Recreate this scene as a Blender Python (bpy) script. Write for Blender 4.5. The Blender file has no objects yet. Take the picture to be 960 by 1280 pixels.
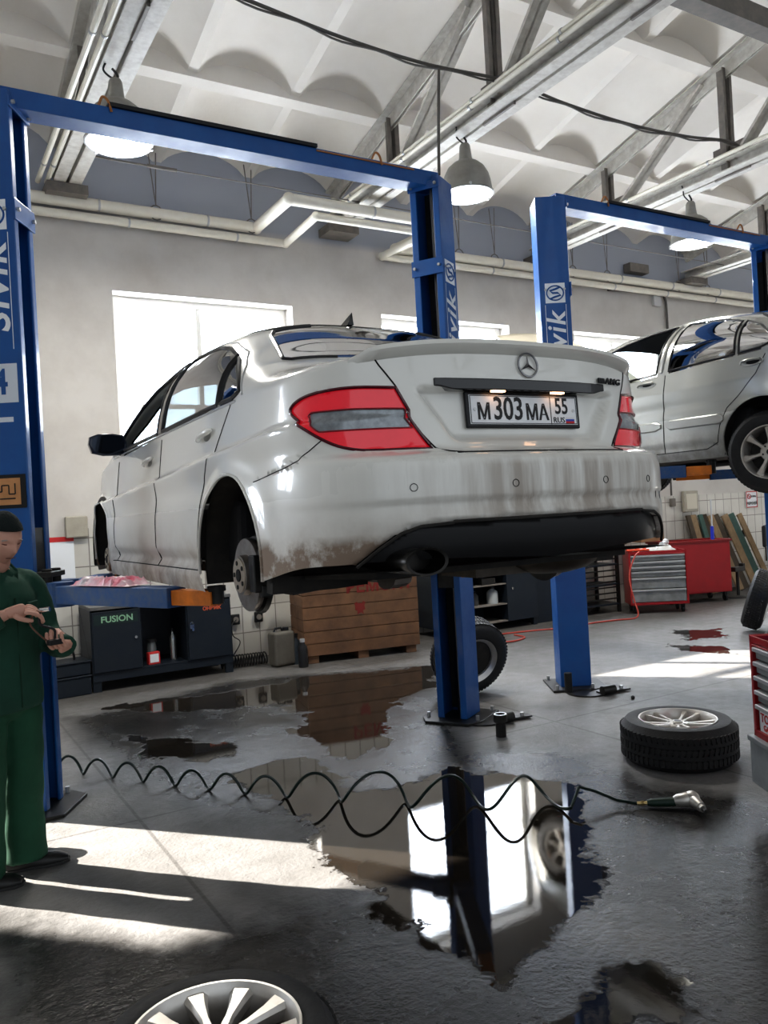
import bpy, bmesh, math, random
import numpy as np
from mathutils import Vector, Matrix
random.seed(7); np.random.seed(7)
scn = bpy.context.scene
col = scn.collection
PI = math.pi
def rad(a): return a*PI/180

# ------------------------------------------------------------------ materials
MATS = {}
def mat(name, color=(.5,.5,.5), rough=.5, metal=0., coat=0., spec=.5, emit=None, estr=0., var=0., vscale=6., vcol=None,
        bump=0., bscale=40., alpha=1., trans=0., ior=1.45, rvar=0.):
    if name in MATS: return MATS[name]
    m = bpy.data.materials.new(name); m.use_nodes = True
    nt = m.node_tree; N = nt.nodes; Lk = nt.links; b = N['Principled BSDF']
    b.inputs['Base Color'].default_value = (*color, 1)
    b.inputs['Roughness'].default_value = rough
    b.inputs['Metallic'].default_value = metal
    b.inputs['Coat Weight'].default_value = coat
    b.inputs['Coat Roughness'].default_value = .04
    b.inputs['Specular IOR Level'].default_value = spec
    b.inputs['IOR'].default_value = ior
    b.inputs['Alpha'].default_value = alpha
    b.inputs['Transmission Weight'].default_value = trans
    if emit: b.inputs['Emission Color'].default_value = (*emit,1); b.inputs['Emission Strength'].default_value = estr
    tc = N.new('ShaderNodeTexCoord')
    if var > 0 or rvar > 0:
        n = N.new('ShaderNodeTexNoise'); n.inputs['Scale'].default_value = vscale; n.inputs['Detail'].default_value = 6; n.inputs['Roughness'].default_value=.62
        Lk.new(tc.outputs['Object'], n.inputs['Vector'])
        mr = N.new('ShaderNodeMapRange'); mr.inputs[1].default_value=.35; mr.inputs[2].default_value=.72
        Lk.new(n.outputs['Fac'], mr.inputs[0])
        if var > 0:
            mx = N.new('ShaderNodeMix'); mx.data_type='RGBA'
            mx.inputs[6].default_value = (*color,1)
            c2 = vcol if vcol else tuple(c*(1-var) for c in color)
            mx.inputs[7].default_value = (*c2,1)
            if vcol:
                mm = N.new('ShaderNodeMath'); mm.operation='MULTIPLY'; mm.inputs[1].default_value = var
                Lk.new(mr.outputs[0], mm.inputs[0]); Lk.new(mm.outputs[0], mx.inputs[0])
            else: Lk.new(mr.outputs[0], mx.inputs[0])
            Lk.new(mx.outputs[2], b.inputs['Base Color'])
        if rvar > 0:
            m2 = N.new('ShaderNodeMapRange'); m2.inputs[3].default_value = rough; m2.inputs[4].default_value = min(1,rough+rvar)
            Lk.new(mr.outputs[0], m2.inputs[0]); Lk.new(m2.outputs[0], b.inputs['Roughness'])
    if bump > 0:
        n = N.new('ShaderNodeTexNoise'); n.inputs['Scale'].default_value = bscale; n.inputs['Detail'].default_value = 4
        Lk.new(tc.outputs['Object'], n.inputs['Vector'])
        bp = N.new('ShaderNodeBump'); bp.inputs['Strength'].default_value = bump; bp.inputs['Distance'].default_value = .01
        Lk.new(n.outputs['Fac'], bp.inputs['Height']); Lk.new(bp.outputs[0], b.inputs['Normal'])
    MATS[name] = m
    return m

# ------------------------------------------------------------------ mesh builder
class MB:
    def __init__(s): s.v=[]; s.f=[]; s.m=[]
    def add(s, vs, fs, mi=0, M=None):
        o=len(s.v)
        for p in vs:
            p=Vector(p)
            if M is not None: p = M @ p
            s.v.append(tuple(p))
        for f in fs: s.f.append(tuple(i+o for i in f)); s.m.append(mi)
        return s
    def box(s, c, d, mi=0, M=None, rz=0, rx=0, ry=0):
        x,y,z=[k/2 for k in d]
        vs=[(-x,-y,-z),(x,-y,-z),(x,y,-z),(-x,y,-z),(-x,-y,z),(x,-y,z),(x,y,z),(-x,y,z)]
        fs=[(0,3,2,1),(4,5,6,7),(0,1,5,4),(1,2,6,5),(2,3,7,6),(3,0,4,7)]
        T=Matrix.Translation(c)@Matrix.Rotation(rz,4,'Z')@Matrix.Rotation(ry,4,'Y')@Matrix.Rotation(rx,4,'X')
        if M is not None: T=M@T
        return s.add(vs,fs,mi,T)
    def box2(s,a,b,mi=0,M=None):
        return s.box([(a[i]+b[i])/2 for i in range(3)],[abs(b[i]-a[i]) for i in range(3)],mi,M)
    def bar(s,p0,p1,w,h,mi=0,up=(0,0,1),M=None):
        p0=Vector(p0);p1=Vector(p1);d=p1-p0;L=d.length;d.normalize();u=Vector(up)
        x=d.cross(u)
        if x.length<1e-4: x=d.cross(Vector((0,1,0)))
        x.normalize();z=x.cross(d)
        R=Matrix((x,d,z)).transposed().to_4x4()
        T=Matrix.Translation((p0+p1)/2)@R
        if M is not None: T=M@T
        return s.box((0,0,0),(w,L,h),mi,T)
    def tube(s,pts,r,n=8,mi=0,closed=False,caps=True,M=None):
        P=[Vector(p) for p in pts];k=len(P)
        rs=r if isinstance(r,(list,tuple)) else [r]*k
        vs=[];fs=[];prev=None
        for i,p in enumerate(P):
            a=P[i-1] if (i>0 or closed) else p
            b=P[(i+1)%k] if (i<k-1 or closed) else p
            t=(b-a)
            if t.length<1e-9: t=Vector((0,0,1))
            t.normalize()
            if prev is None:
                u=t.orthogonal().normalized()
            else:
                u=prev-t*prev.dot(t)
                if u.length<1e-6: u=t.orthogonal()
                u.normalize()
            prev=u;w=t.cross(u)
            for j in range(n):
                an=2*PI*j/n
                vs.append(p+(u*math.cos(an)+w*math.sin(an))*rs[i])
        seg=k if closed else k-1
        for i in range(seg):
            for j in range(n):
                a=i*n+j;b=i*n+(j+1)%n;c=((i+1)%k)*n+(j+1)%n;d=((i+1)%k)*n+j
                fs.append((a,b,c,d))
        if caps and not closed:
            fs.append(tuple(reversed(range(n))));fs.append(tuple((k-1)*n+j for j in range(n)))
        return s.add(vs,fs,mi,M)
    def cyl(s,p0,p1,r0,r1=None,n=20,mi=0,M=None):
        if r1 is None:r1=r0
        return s.tube([p0,p1],[r0,r1],n,mi,M=M)
    def lathe(s,prof,n=32,mi=0,M=None,closed=False,a0=0,a1=2*PI):
        # profile (r,z) about Z
        full=abs(a1-a0-2*PI)<1e-6
        m=n if full else n+1
        vs=[];fs=[];k=len(prof)
        for j in range(m):
            a=a0+(a1-a0)*j/n
            for r,z in prof: vs.append((r*math.cos(a),r*math.sin(a),z))
        for j in range(n):
            j2=(j+1)%m
            for i in range(k if closed else k-1):
                i2=(i+1)%k
                fs.append((j*k+i,j2*k+i,j2*k+i2,j*k+i2))
        return s.add(vs,fs,mi,M)
    def prism(s,poly,z0,z1,mi=0,M=None):
        n=len(poly)
        vs=[(x,y,z0) for x,y in poly]+[(x,y,z1) for x,y in poly]
        fs=[tuple(reversed(range(n))),tuple(range(n,2*n))]+[(i,(i+1)%n,n+(i+1)%n,n+i) for i in range(n)]
        return s.add(vs,fs,mi,M)
    def sphere(s,c,r,n=12,m=8,mi=0,M=None,sc=(1,1,1)):
        vs=[];fs=[]
        for i in range(m+1):
            th=PI*i/m
            for j in range(n):
                ph=2*PI*j/n
                vs.append((c[0]+r*sc[0]*math.sin(th)*math.cos(ph),c[1]+r*sc[1]*math.sin(th)*math.sin(ph),c[2]+r*sc[2]*math.cos(th)))
        for i in range(m):
            for j in range(n):
                fs.append((i*n+j,(i+1)*n+j,(i+1)*n+(j+1)%n,i*n+(j+1)%n))
        return s.add(vs,fs,mi,M)
    def build(s,name,mats,parent=None,loc=None,rot=None,smooth=False,bevel=0.,bseg=2,angle=35,fix=True,sub=0):
        me=bpy.data.meshes.new(name)
        me.from_pydata(s.v,[],s.f)
        if not isinstance(mats,(list,tuple)): mats=[mats]
        for m in mats: me.materials.append(m)
        me.polygons.foreach_set('material_index',s.m)
        if fix:
            bm=bmesh.new();bm.from_mesh(me)
            bmesh.ops.remove_doubles(bm,verts=bm.verts,dist=1e-5)
            bmesh.ops.recalc_face_normals(bm,faces=bm.faces)
            bm.to_mesh(me);bm.free()
        if smooth:
            me.polygons.foreach_set('use_smooth',[True]*len(me.polygons))
            if angle<180: 
                try: me.set_sharp_from_angle(angle=rad(angle))
                except Exception: pass
        me.update()
        o=bpy.data.objects.new(name,me);col.objects.link(o)
        if parent is not None:o.parent=parent
        if loc is not None:o.location=loc
        if rot is not None:o.rotation_euler=rot
        if bevel>0:
            b=o.modifiers.new('bevel','BEVEL');b.width=bevel;b.segments=bseg;b.limit_method='ANGLE';b.angle_limit=rad(40)
        if sub:
            b=o.modifiers.new('sub','SUBSURF');b.levels=sub;b.render_levels=sub
        return o
def tag(o,label=None,cat=None,group=None,kind=None):
    if label:o['label']=label
    if cat:o['category']=cat
    if group:o['group']=group
    if kind:o['kind']=kind
    return o
def empty(name,loc=(0,0,0),rz=0,label=None,cat=None,group=None,rot=None):
    o=bpy.data.objects.new(name,None);col.objects.link(o);o.location=loc
    o.rotation_euler=rot if rot is not None else (0,0,rz)
    o.empty_display_size=.1
    return tag(o,label,cat,group)
def struct(o): o['kind']='structure';return o
def copy_tree(o,parent=None):
    c=o.copy();col.objects.link(c);c.parent=parent
    for ch in list(o.children):copy_tree(ch,c)
    return c
def textobj(name,txt,size,m,parent=None,M=None,ext=.0012,shear=0.,bold=0.,sx=1.,align='CENTER',spacing=1.):
    cu=bpy.data.curves.new('t','FONT');cu.body=txt;cu.size=size;cu.extrude=ext;cu.shear=shear;cu.offset=bold
    cu.align_x=align;cu.align_y='CENTER';cu.space_character=spacing;cu.resolution_u=3
    t=bpy.data.objects.new('t',cu)
    me=bpy.data.meshes.new_from_object(t)
    bpy.data.objects.remove(t);bpy.data.curves.remove(cu)
    me.name=name;me.materials.clear();me.materials.append(m)
    S=Matrix.Diagonal((sx,1,1,1))
    me.transform((M if M is not None else Matrix())@S)
    o=bpy.data.objects.new(name,me);col.objects.link(o)
    if parent is not None:o.parent=parent
    return o
def frame(o,x,z):
    """matrix whose X axis = x, Z axis = z (outward), origin o"""
    x=Vector(x).normalized();z=Vector(z);z=(z-x*z.dot(x)).normalized();y=z.cross(x)
    return Matrix.Translation(o)@Matrix((x,y,z)).transposed().to_4x4()
def catmull(P,n=8,closed=False):
    P=[Vector(p) for p in P];k=len(P);out=[]
    rng=range(k if closed else k-1)
    for i in rng:
        p1=P[i];p2=P[(i+1)%k]
        p0=P[i-1] if (i>0 or closed) else p1*2-p2
        p3=P[(i+2)%k] if (i<k-2 or closed) else p2*2-p1
        for j in range(n):
            t=j/n
            out.append(0.5*((2*p1)+(p2-p0)*t+(2*p0-5*p1+4*p2-p3)*t*t+(3*p1-p0-3*p2+p3)*t**3))
    if not closed:out.append(P[-1])
    return out
def spl(tbl):
    """smooth monotone cubic through (x,y)"""
    X=np.array([a for a,b in tbl],float);Y=np.array([b for a,b in tbl],float)
    d=np.diff(Y)/np.diff(X);m=np.zeros(len(X))
    for i in range(1,len(X)-1):
        if d[i-1]*d[i]>0:m[i]=2*d[i-1]*d[i]/(d[i-1]+d[i])
    m[0]=d[0];m[-1]=d[-1]
    def f(x):
        x=np.clip(np.asarray(x,float),X[0],X[-1])
        i=np.clip(np.searchsorted(X,x,side='right')-1,0,len(X)-2)
        h=X[i+1]-X[i];t=(x-X[i])/h
        return (2*t**3-3*t**2+1)*Y[i]+(t**3-2*t**2+t)*h*m[i]+(-2*t**3+3*t**2)*Y[i+1]+(t**3-t**2)*h*m[i+1]
    return f
# ------------------------------------------------------------------ camera
H=1.6;TH=rad(30.5);RO=rad(3.14)
cam=bpy.data.cameras.new('camera');cam.sensor_fit='VERTICAL';cam.sensor_height=36
cam.lens=1015/1280*36;cam.clip_start=.05;cam.clip_end=300
co=bpy.data.objects.new('camera',cam);col.objects.link(co)
Fv=Vector((math.sin(TH),math.cos(TH),0));R0=Vector((math.cos(TH),-math.sin(TH),0));U0=Vector((0,0,1))
Rv=R0*math.cos(RO)-U0*math.sin(RO)*1.0
Uv=Rv.cross(Fv)
Mx=Matrix((Rv,Uv,-Fv)).transposed().to_4x4()
co.matrix_world=Matrix.Translation((0,0,H))@Mx
scn.camera=co
# ------------------------------------------------------------------ palette
M_wall=mat('painted_plaster',(.60,.60,.60),.85,var=.25,vscale=1.2,vcol=(.50,.47,.44),bump=.15,bscale=30)
M_ceil=mat('whitewashed_concrete',(.85,.81,.75),.9,var=.35,vscale=1.6,vcol=(.68,.62,.54),bump=.2,bscale=25)
M_steelw=mat('aged_white_steel',(.60,.58,.53),.6,var=.6,vscale=14,vcol=(.32,.28,.24))
M_steeld=mat('dull_grey_steel',(.17,.155,.14),.6,var=.5,vscale=12,vcol=(.30,.26,.22))
M_pipe=mat('cream_pipe_paint',(.80,.76,.66),.4,var=.3,vscale=8,vcol=(.6,.55,.45))
M_blue=mat('blue_lift_paint',(.010,.095,.31),.32,coat=.3,var=.45,vscale=5,vcol=(.01,.05,.2),rvar=.2)
M_blued=mat('worn_blue_paint',(.012,.07,.22),.5,var=.6,vscale=18,vcol=(.10,.12,.15))
M_orange=mat('orange_paint',(.75,.22,.02),.5,var=.5,vscale=14,vcol=(.25,.09,.03))
M_black=mat('black_plastic',(.012,.012,.013),.45)
M_blackm=mat('greasy_black_metal',(.02,.02,.02),.4,metal=.3,var=.4,vscale=20,vcol=(.06,.05,.04))
M_rubber=mat('tyre_rubber',(.017,.017,.018),.62,var=.4,vscale=20,vcol=(.04,.038,.035),bump=.2,bscale=60)
M_alloy=mat('silver_alloy',(.62,.60,.57),.35,metal=.7,var=.5,vscale=10,vcol=(.33,.28,.22))
M_steel=mat('bare_steel',(.45,.44,.42),.35,metal=.9,var=.5,vscale=18,vcol=(.22,.2,.18))
M_chrome=mat('chrome',(.75,.75,.75),.12,metal=1)
M_white=mat('white_decal',(.78,.80,.82),.5)
M_darkcab=mat('dark_slate_paint',(.010,.016,.026),.45,var=.5,vscale=8,vcol=(.02,.025,.03))
M_red=mat('red_enamel',(.34,.012,.016),.35,var=.4,vscale=6,vcol=(.20,.012,.015))
M_greyd=mat('grey_drawer_enamel',(.30,.32,.33),.45,var=.5,vscale=10,vcol=(.15,.15,.15))
M_silver=mat('silver_trim',(.55,.56,.57),.35,metal=.6)
M_cable=mat('grey_cable',(.12,.11,.10),.6)
M_screw=mat('zinc_bolt',(.5,.5,.5),.4,metal=.8)

# ------------------------------------------------------------------ floor with wet areas
POLY_P=[[(1.38,7.57),(2.58,7.4),(3.66,7.34),(4.58,6.9),(4.03,6.16),(3.41,5.84),(3.08,5.46),(2.91,4.89),(2.43,4.7),(2.38,5.09),(2.43,5.59),(2.76,6.09),(2.64,6.57),(2.27,6.73),(1.78,6.93)],
[(1.36,6.55),(1.69,5.96),(1.95,5.55),(1.88,5.29),(1.6,5.3),(1.39,5.71)],
[(1.75,4.96),(2.13,5.07),(2.26,4.84),(2.17,4.23),(2.39,4.05),(2.83,4.19),(3.03,3.82),(3.18,3.44),(3.11,3.21),(2.41,2.56),(1.97,2.26),(1.67,2.25),(1.57,2.49),(1.58,2.92),(1.64,3.4),(1.73,4.03),(1.66,4.56)],
[(7.81,6.65),(8.24,6.31),(7.76,5.9),(7.39,6.08)],
[(7.06,6.07),(7.31,5.56),(6.99,5.23),(6.81,5.71)],
[(2.11,2.09),(1.66,1.92),(1.97,1.7),(2.12,1.85)]]
POLY_W=[[(2.94,4.49),(3.6,4.02),(3.52,3.11),(3.78,2.66),(3.2,1.2),(.3,.8),(0.19,2.97),(0.26,3.75),(0.89,3.06),(1.51,3.07),(1.96,3.21),(2.02,3.94)],
[(1.12,7.25),(2.81,7.78),(4.74,6.92),(3.75,5.51),(2.96,4.04),(2.16,3.83),(1.71,3.9),(1.34,4.49),(1.19,5.54)]]
def sd_poly(P,poly):
    """signed distance, positive inside"""
    n=len(poly);d=np.full(len(P),1e9);ins=np.zeros(len(P),bool)
    for i in range(n):
        a=np.array(poly[i]);b=np.array(poly[(i+1)%n]);e=b-a
        w=P-a;t=np.clip((w@e)/(e@e),0,1);q=w-t[:,None]*e
        d=np.minimum(d,np.hypot(q[:,0],q[:,1]))
        c=((a[1]>P[:,1])!=(b[1]>P[:,1]))&(P[:,0]<(b[0]-a[0])*(P[:,1]-a[1])/(b[1]-a[1]+1e-12)+a[0])
        ins^=c
    return np.where(ins,d,-d)
def make_floor():
    xs=np.concatenate([[-9,-5,-2],np.arange(-1,9.01,.06),[11,14,17]])
    ys=np.concatenate([[-8,-4,-1],np.arange(0,9.01,.06),[9.35]])
    nx,ny=len(xs),len(ys)
    X,Y=np.meshgrid(xs,ys);V=np.stack([X.ravel(),Y.ravel(),np.zeros(nx*ny)],1)
    F=[(j*nx+i,j*nx+i+1,(j+1)*nx+i+1,(j+1)*nx+i) for j in range(ny-1) for i in range(nx-1)]
    me=bpy.data.meshes.new('floor');me.from_pydata(V.tolist(),[],F)
    P=V[:,:2]
    p=np.max([sd_poly(P,q) for q in POLY_P],0);w=np.max([sd_poly(P,q) for q in POLY_W],0)
    for nm,a in (('puddle',p),('wet',w)):
        at=me.attributes.new(nm,'FLOAT','POINT');at.data.foreach_set('value',np.clip(a,-1,1).astype(np.float32))
    o=bpy.data.objects.new('floor',me);col.objects.link(o);struct(o)
    m=bpy.data.materials.new('wet_concrete');m.use_nodes=True;nt=m.node_tree;N=nt.nodes;Lk=nt.links;b=N['Principled BSDF']
    tc=N.new('ShaderNodeTexCoord')
    def noise(s,d=6,r=.6,out='Fac'):
        n=N.new('ShaderNodeTexNoise');n.inputs['Scale'].default_value=s;n.inputs['Detail'].default_value=d;n.inputs['Roughness'].default_value=r
        Lk.new(tc.outputs['Object'],n.inputs['Vector']);return n.outputs[0]
    def mth(op,a,b_=None,c=None):
        n=N.new('ShaderNodeMath');n.operation=op
        for i,v in enumerate((a,b_,c)):
            if v is None:continue
            if isinstance(v,(int,float)):n.inputs[i].default_value=v
            else:Lk.new(v,n.inputs[i])
        return n.outputs[0]
    def mr(v,a,b_,c=0,d=1,smooth=False):
        n=N.new('ShaderNodeMapRange')
        if smooth:n.interpolation_type='SMOOTHSTEP'
        for i,k in ((1,a),(2,b_),(3,c),(4,d)):n.inputs[i].default_value=k
        Lk.new(v,n.inputs[0]);return n.outputs[0]
    def mixc(f,a,b_):
        n=N.new('ShaderNodeMix');n.data_type='RGBA';Lk.new(f,n.inputs[0])
        for i,v in ((6,a),(7,b_)):
            if isinstance(v,tuple):n.inputs[i].default_value=(*v,1)
            else:Lk.new(v,n.inputs[i])
        return n.outputs[2]
    ap=N.new('ShaderNodeAttribute');ap.attribute_name='puddle'
    aw=N.new('ShaderNodeAttribute');aw.attribute_name='wet'
    n1=noise(2.2,8,.68);n2=noise(9,8,.7);n3=noise(45,4,.6);nb=noise(.7,5,.6)
    pj=mth('ADD',ap.outputs['Fac'],mth('MULTIPLY',mth('SUBTRACT',n1,.5),.75))
    pj=mth('ADD',pj,mth('MULTIPLY',mth('SUBTRACT',n2,.5),.22))
    pud=mr(pj,-.012,.012)
    wj=mth('ADD',aw.outputs['Fac'],mth('MULTIPLY',mth('SUBTRACT',n1,.5),.55))
    wj=mth('ADD',wj,mth('MULTIPLY',mth('SUBTRACT',n2,.5),.35))
    wet=mr(wj,-.12,.12)
    dry=mixc(mr(n1,.35,.7),(.205,.20,.196),(.125,.120,.114))
    dry=mixc(mth('MULTIPLY',mr(n3,.45,.65),.35),dry,(.15,.14,.13))
    dry=mixc(mth('MULTIPLY',mr(nb,.5,.7),.35),dry,(.16,.15,.135))
    # slab joints
    sp=N.new('ShaderNodeSeparateXYZ');Lk.new(tc.outputs['Object'],sp.inputs[0])
    def joint(v,off,per):
        q=mth('PINGPONG',mth('ADD',v,off),per/2)
        return mr(q,.006,.012,1,0)
    jt=mth('MAXIMUM',joint(sp.outputs[0],-1.02+6,3.0),joint(sp.outputs[1],-4.53+6,3.0))
    dry=mixc(mth('MULTIPLY',jt,.6),dry,(.06,.055,.05))
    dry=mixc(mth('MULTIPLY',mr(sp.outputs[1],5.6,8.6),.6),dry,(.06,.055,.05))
    wetc=mixc(mr(n2,.35,.7),(.014,.013,.012),(.036,.034,.032))
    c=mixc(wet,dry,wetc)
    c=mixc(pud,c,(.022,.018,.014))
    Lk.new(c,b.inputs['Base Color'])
    rd=mr(n2,.3,.7,.42,.62)
    rw=mr(n1,.35,.62,.05,.34)
    rr=N.new('ShaderNodeMix');Lk.new(wet,rr.inputs[0]);Lk.new(rd,rr.inputs[2]);Lk.new(rw,rr.inputs[3])
    r2=N.new('ShaderNodeMix');Lk.new(pud,r2.inputs[0]);Lk.new(rr.outputs[0],r2.inputs[2]);r2.inputs[3].default_value=.015
    Lk.new(r2.outputs[0],b.inputs['Roughness'])
    b.inputs['IOR'].default_value=1.42
    sl=N.new('ShaderNodeMix');Lk.new(pud,sl.inputs[0]);sl.inputs[2].default_value=.38;sl.inputs[3].default_value=.75
    Lk.new(sl.outputs[0],b.inputs['Specular IOR Level'])
    hb=mth('MULTIPLY',mth('ADD',mth('MULTIPLY',n3,.5),n2),mth('SUBTRACT',1.0,mth('MULTIPLY',pud,.985)))
    bp=N.new('ShaderNodeBump');bp.inputs['Strength'].default_value=.35;bp.inputs['Distance'].default_value=.02
    Lk.new(hb,bp.inputs['Height']);Lk.new(bp.outputs[0],b.inputs['Normal'])
    me.materials.append(m)
    return o
make_floor()

# ------------------------------------------------------------------ back wall with window openings
YW=8.9
WT=4.13
WINS=[(-6.75,-4.95),(-4.62,-2.90),(2.02,4.12),(5.36,7.45),(8.68,10.78),(12.0,14.1)]
WB=2.25
def wall_mat():
    m=bpy.data.materials.new('tiled_plaster_wall');m.use_nodes=True;nt=m.node_tree;N=nt.nodes;Lk=nt.links;b=N['Principled BSDF']
    tc=N.new('ShaderNodeTexCoord');sp=N.new('ShaderNodeSeparateXYZ');Lk.new(tc.outputs['Object'],sp.inputs[0])
    cb=N.new('ShaderNodeCombineXYZ');Lk.new(sp.outputs[0],cb.inputs[0]);Lk.new(sp.outputs[2],cb.inputs[1])
    br=N.new('ShaderNodeTexBrick');br.offset=0;br.squash=1
    br.inputs['Color1'].default_value=(.62,.60,.55,1);br.inputs['Color2'].default_value=(.55,.53,.48,1);br.inputs['Mortar'].default_value=(.22,.20,.18,1)
    br.inputs['Scale'].default_value=1;br.inputs['Mortar Size'].default_value=.006;br.inputs['Brick Width'].default_value=.205;br.inputs['Row Height'].default_value=.30
    Lk.new(cb.outputs[0],br.inputs['Vector'])
    no=N.new('ShaderNodeTexNoise');no.inputs['Scale'].default_value=1.3;no.inputs['Detail'].default_value=7;no.inputs['Roughness'].default_value=.65;Lk.new(tc.outputs['Object'],no.inputs['Vector'])
    def mr(v,a,b_,c=0,d=1):
        n=N.new('ShaderNodeMapRange');
        for i,k in ((1,a),(2,b_),(3,c),(4,d)):n.inputs[i].default_value=k
        Lk.new(v,n.inputs[0]);return n.outputs[0]
    def mix(f,a,b_):
        n=N.new('ShaderNodeMix');n.data_type='RGBA'
        if isinstance(f,float):n.inputs[0].default_value=f
        else:Lk.new(f,n.inputs[0])
        for i,v in ((6,a),(7,b_)):
            if isinstance(v,tuple):n.inputs[i].default_value=(*v,1)
            else:Lk.new(v,n.inputs[i])
        return n.outputs[2]
    pl=mix(mr(no.outputs[0],.4,.7),(.62,.59,.55),(.52,.485,.445))
    up=mix(mr(sp.outputs[2],4.9,5.0),pl,(.40,.42,.47))
    low=mix(mr(no.outputs[0],.45,.7,0,.35),br.outputs['Color'],(.35,.31,.26))
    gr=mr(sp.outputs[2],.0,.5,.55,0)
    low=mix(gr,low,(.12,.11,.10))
    st=N.new('ShaderNodeMath');st.operation='LESS_THAN';Lk.new(sp.outputs[2],st.inputs[0]);st.inputs[1].default_value=1.6
    c=mix(st.outputs[0],up,low);Lk.new(c,b.inputs['Base Color'])
    Lk.new(mr(st.outputs[0],0,1,.85,.35),b.inputs['Roughness'])
    bp=N.new('ShaderNodeBump');bp.inputs['Strength'].default_value=.12;Lk.new(no.outputs[0],bp.inputs['Height']);Lk.new(bp.outputs[0],b.inputs['Normal'])
    return m
M_bwall=wall_mat()
def make_wall():
    mb=MB();x=-7.
    T=.38
    for a,b_ in WINS:
        mb.box2((x,YW,0),(a,YW+T,6.3));mb.box2((a,YW,0),(b_,YW+T,WB));mb.box2((a,YW,WT),(b_,YW+T,6.3));x=b_
    mb.box2((x,YW,0),(16,YW+T,6.3))
    return struct(mb.build('wall_back',M_bwall))
make_wall()
M_frame=mat('white_window_frame',(.75,.74,.70),.5)
def pane_mat():
    m=bpy.data.materials.new('window_glass');m.use_nodes=True;nt=m.node_tree;N=nt.nodes
    for n in list(N):N.remove(n)
    o=N.new('ShaderNodeOutputMaterial');t=N.new('ShaderNodeBsdfTransparent');g=N.new('ShaderNodeBsdfGlossy');mx=N.new('ShaderNodeMixShader')
    g.inputs['Roughness'].default_value=.05;mx.inputs[0].default_value=.06;t.inputs[0].default_value=(.97,.98,1,1)
    nt.links.new(t.outputs[0],mx.inputs[1]);nt.links.new(g.outputs[0],mx.inputs[2]);nt.links.new(mx.outputs[0],o.inputs[0]);return m
M_pane=pane_mat()
for i,(a,b_) in enumerate(WINS):
    w=empty('window_%d'%(i+1),((a+b_)/2,YW+.25,WB));struct(w)
    hw=(b_-a)/2;h=WT-WB;mb=MB()
    for sx in (-1,1):mb.box((sx*(hw-.04),0,h/2),(.08,.09,h))
    for z in (.04,h-.04):mb.box((0,0,z),(2*hw-.16,.09,.08))
    if i>1:mb.box((-hw*.05,0,h*.5),(.06,.08,h-.16));mb.box((0,0,h*.36),(2*hw-.16,.07,.05))
    mb.build('window_frame',M_frame,w,bevel=.006)
    pb=MB();pb.box((0,.01,h/2),(2*hw-.1,.006,h-.1));pb.build('pane',M_pane,w)
    sb=MB();sb.box((0,-.12,.015),(2*hw-.004,.27,.03));sb.build('window_sill',M_frame,w,bevel=.005)
# side walls
mb=MB();mb.box2((-7.3,-6,0),(-7,9.28,8.9));struct(mb.build('wall_left',M_wall))
mb=MB();mb.box2((16,-6,0),(16.3,9.28,8.9));struct(mb.build('wall_right',M_wall))

# ------------------------------------------------------------------ ceiling: ribbed vaulted slabs
def zroof(y): return 5.60+.235*(YW-y)
def make_ceiling():
    per=3.22/3;x0=1.5-3.22*3
    prof=[]
    k=0;x=x0
    while x<16.2:
        for j in range(13):
            t=j/12;fl=.10
            if j==0:prof.append((x,0))
            xx=x+fl/2+(per-fl)*t
            prof.append((xx,.20*(1-(2*t-1)**2)**.8))
        x+=per
    prof.append((x,0))
    mb=MB();ys=list(np.arange(YW+.02,-6.2,-.5));n=len(prof)
    vs=[(px,y,zroof(y)+pz) for y in ys for px,pz in prof]
    fs=[(j*n+i,j*n+i+1,(j+1)*n+i+1,(j+1)*n+i) for j in range(len(ys)-1) for i in range(n-1)]
    vs+= [(x0,ys[0],zroof(ys[0])+.35),(16.3,ys[0],zroof(ys[0])+.35),(16.3,ys[-1],zroof(ys[-1])+.35),(x0,ys[-1],zroof(ys[-1])+.35)]
    b=len(vs);fs.append((b-4,b-3,b-2,b-1))
    mb.add(vs,fs)
    y=7.62
    while y>-6:
        mb.box(((x0+16.2)/2,y,zroof(y)+.09),(16.2-x0,.13,.28),rx=-math.atan(.235))
        y-=1.78
    o=mb.build('ceiling',M_ceil,smooth=True,angle=30,fix=False);return struct(o)
make_ceiling()

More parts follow.
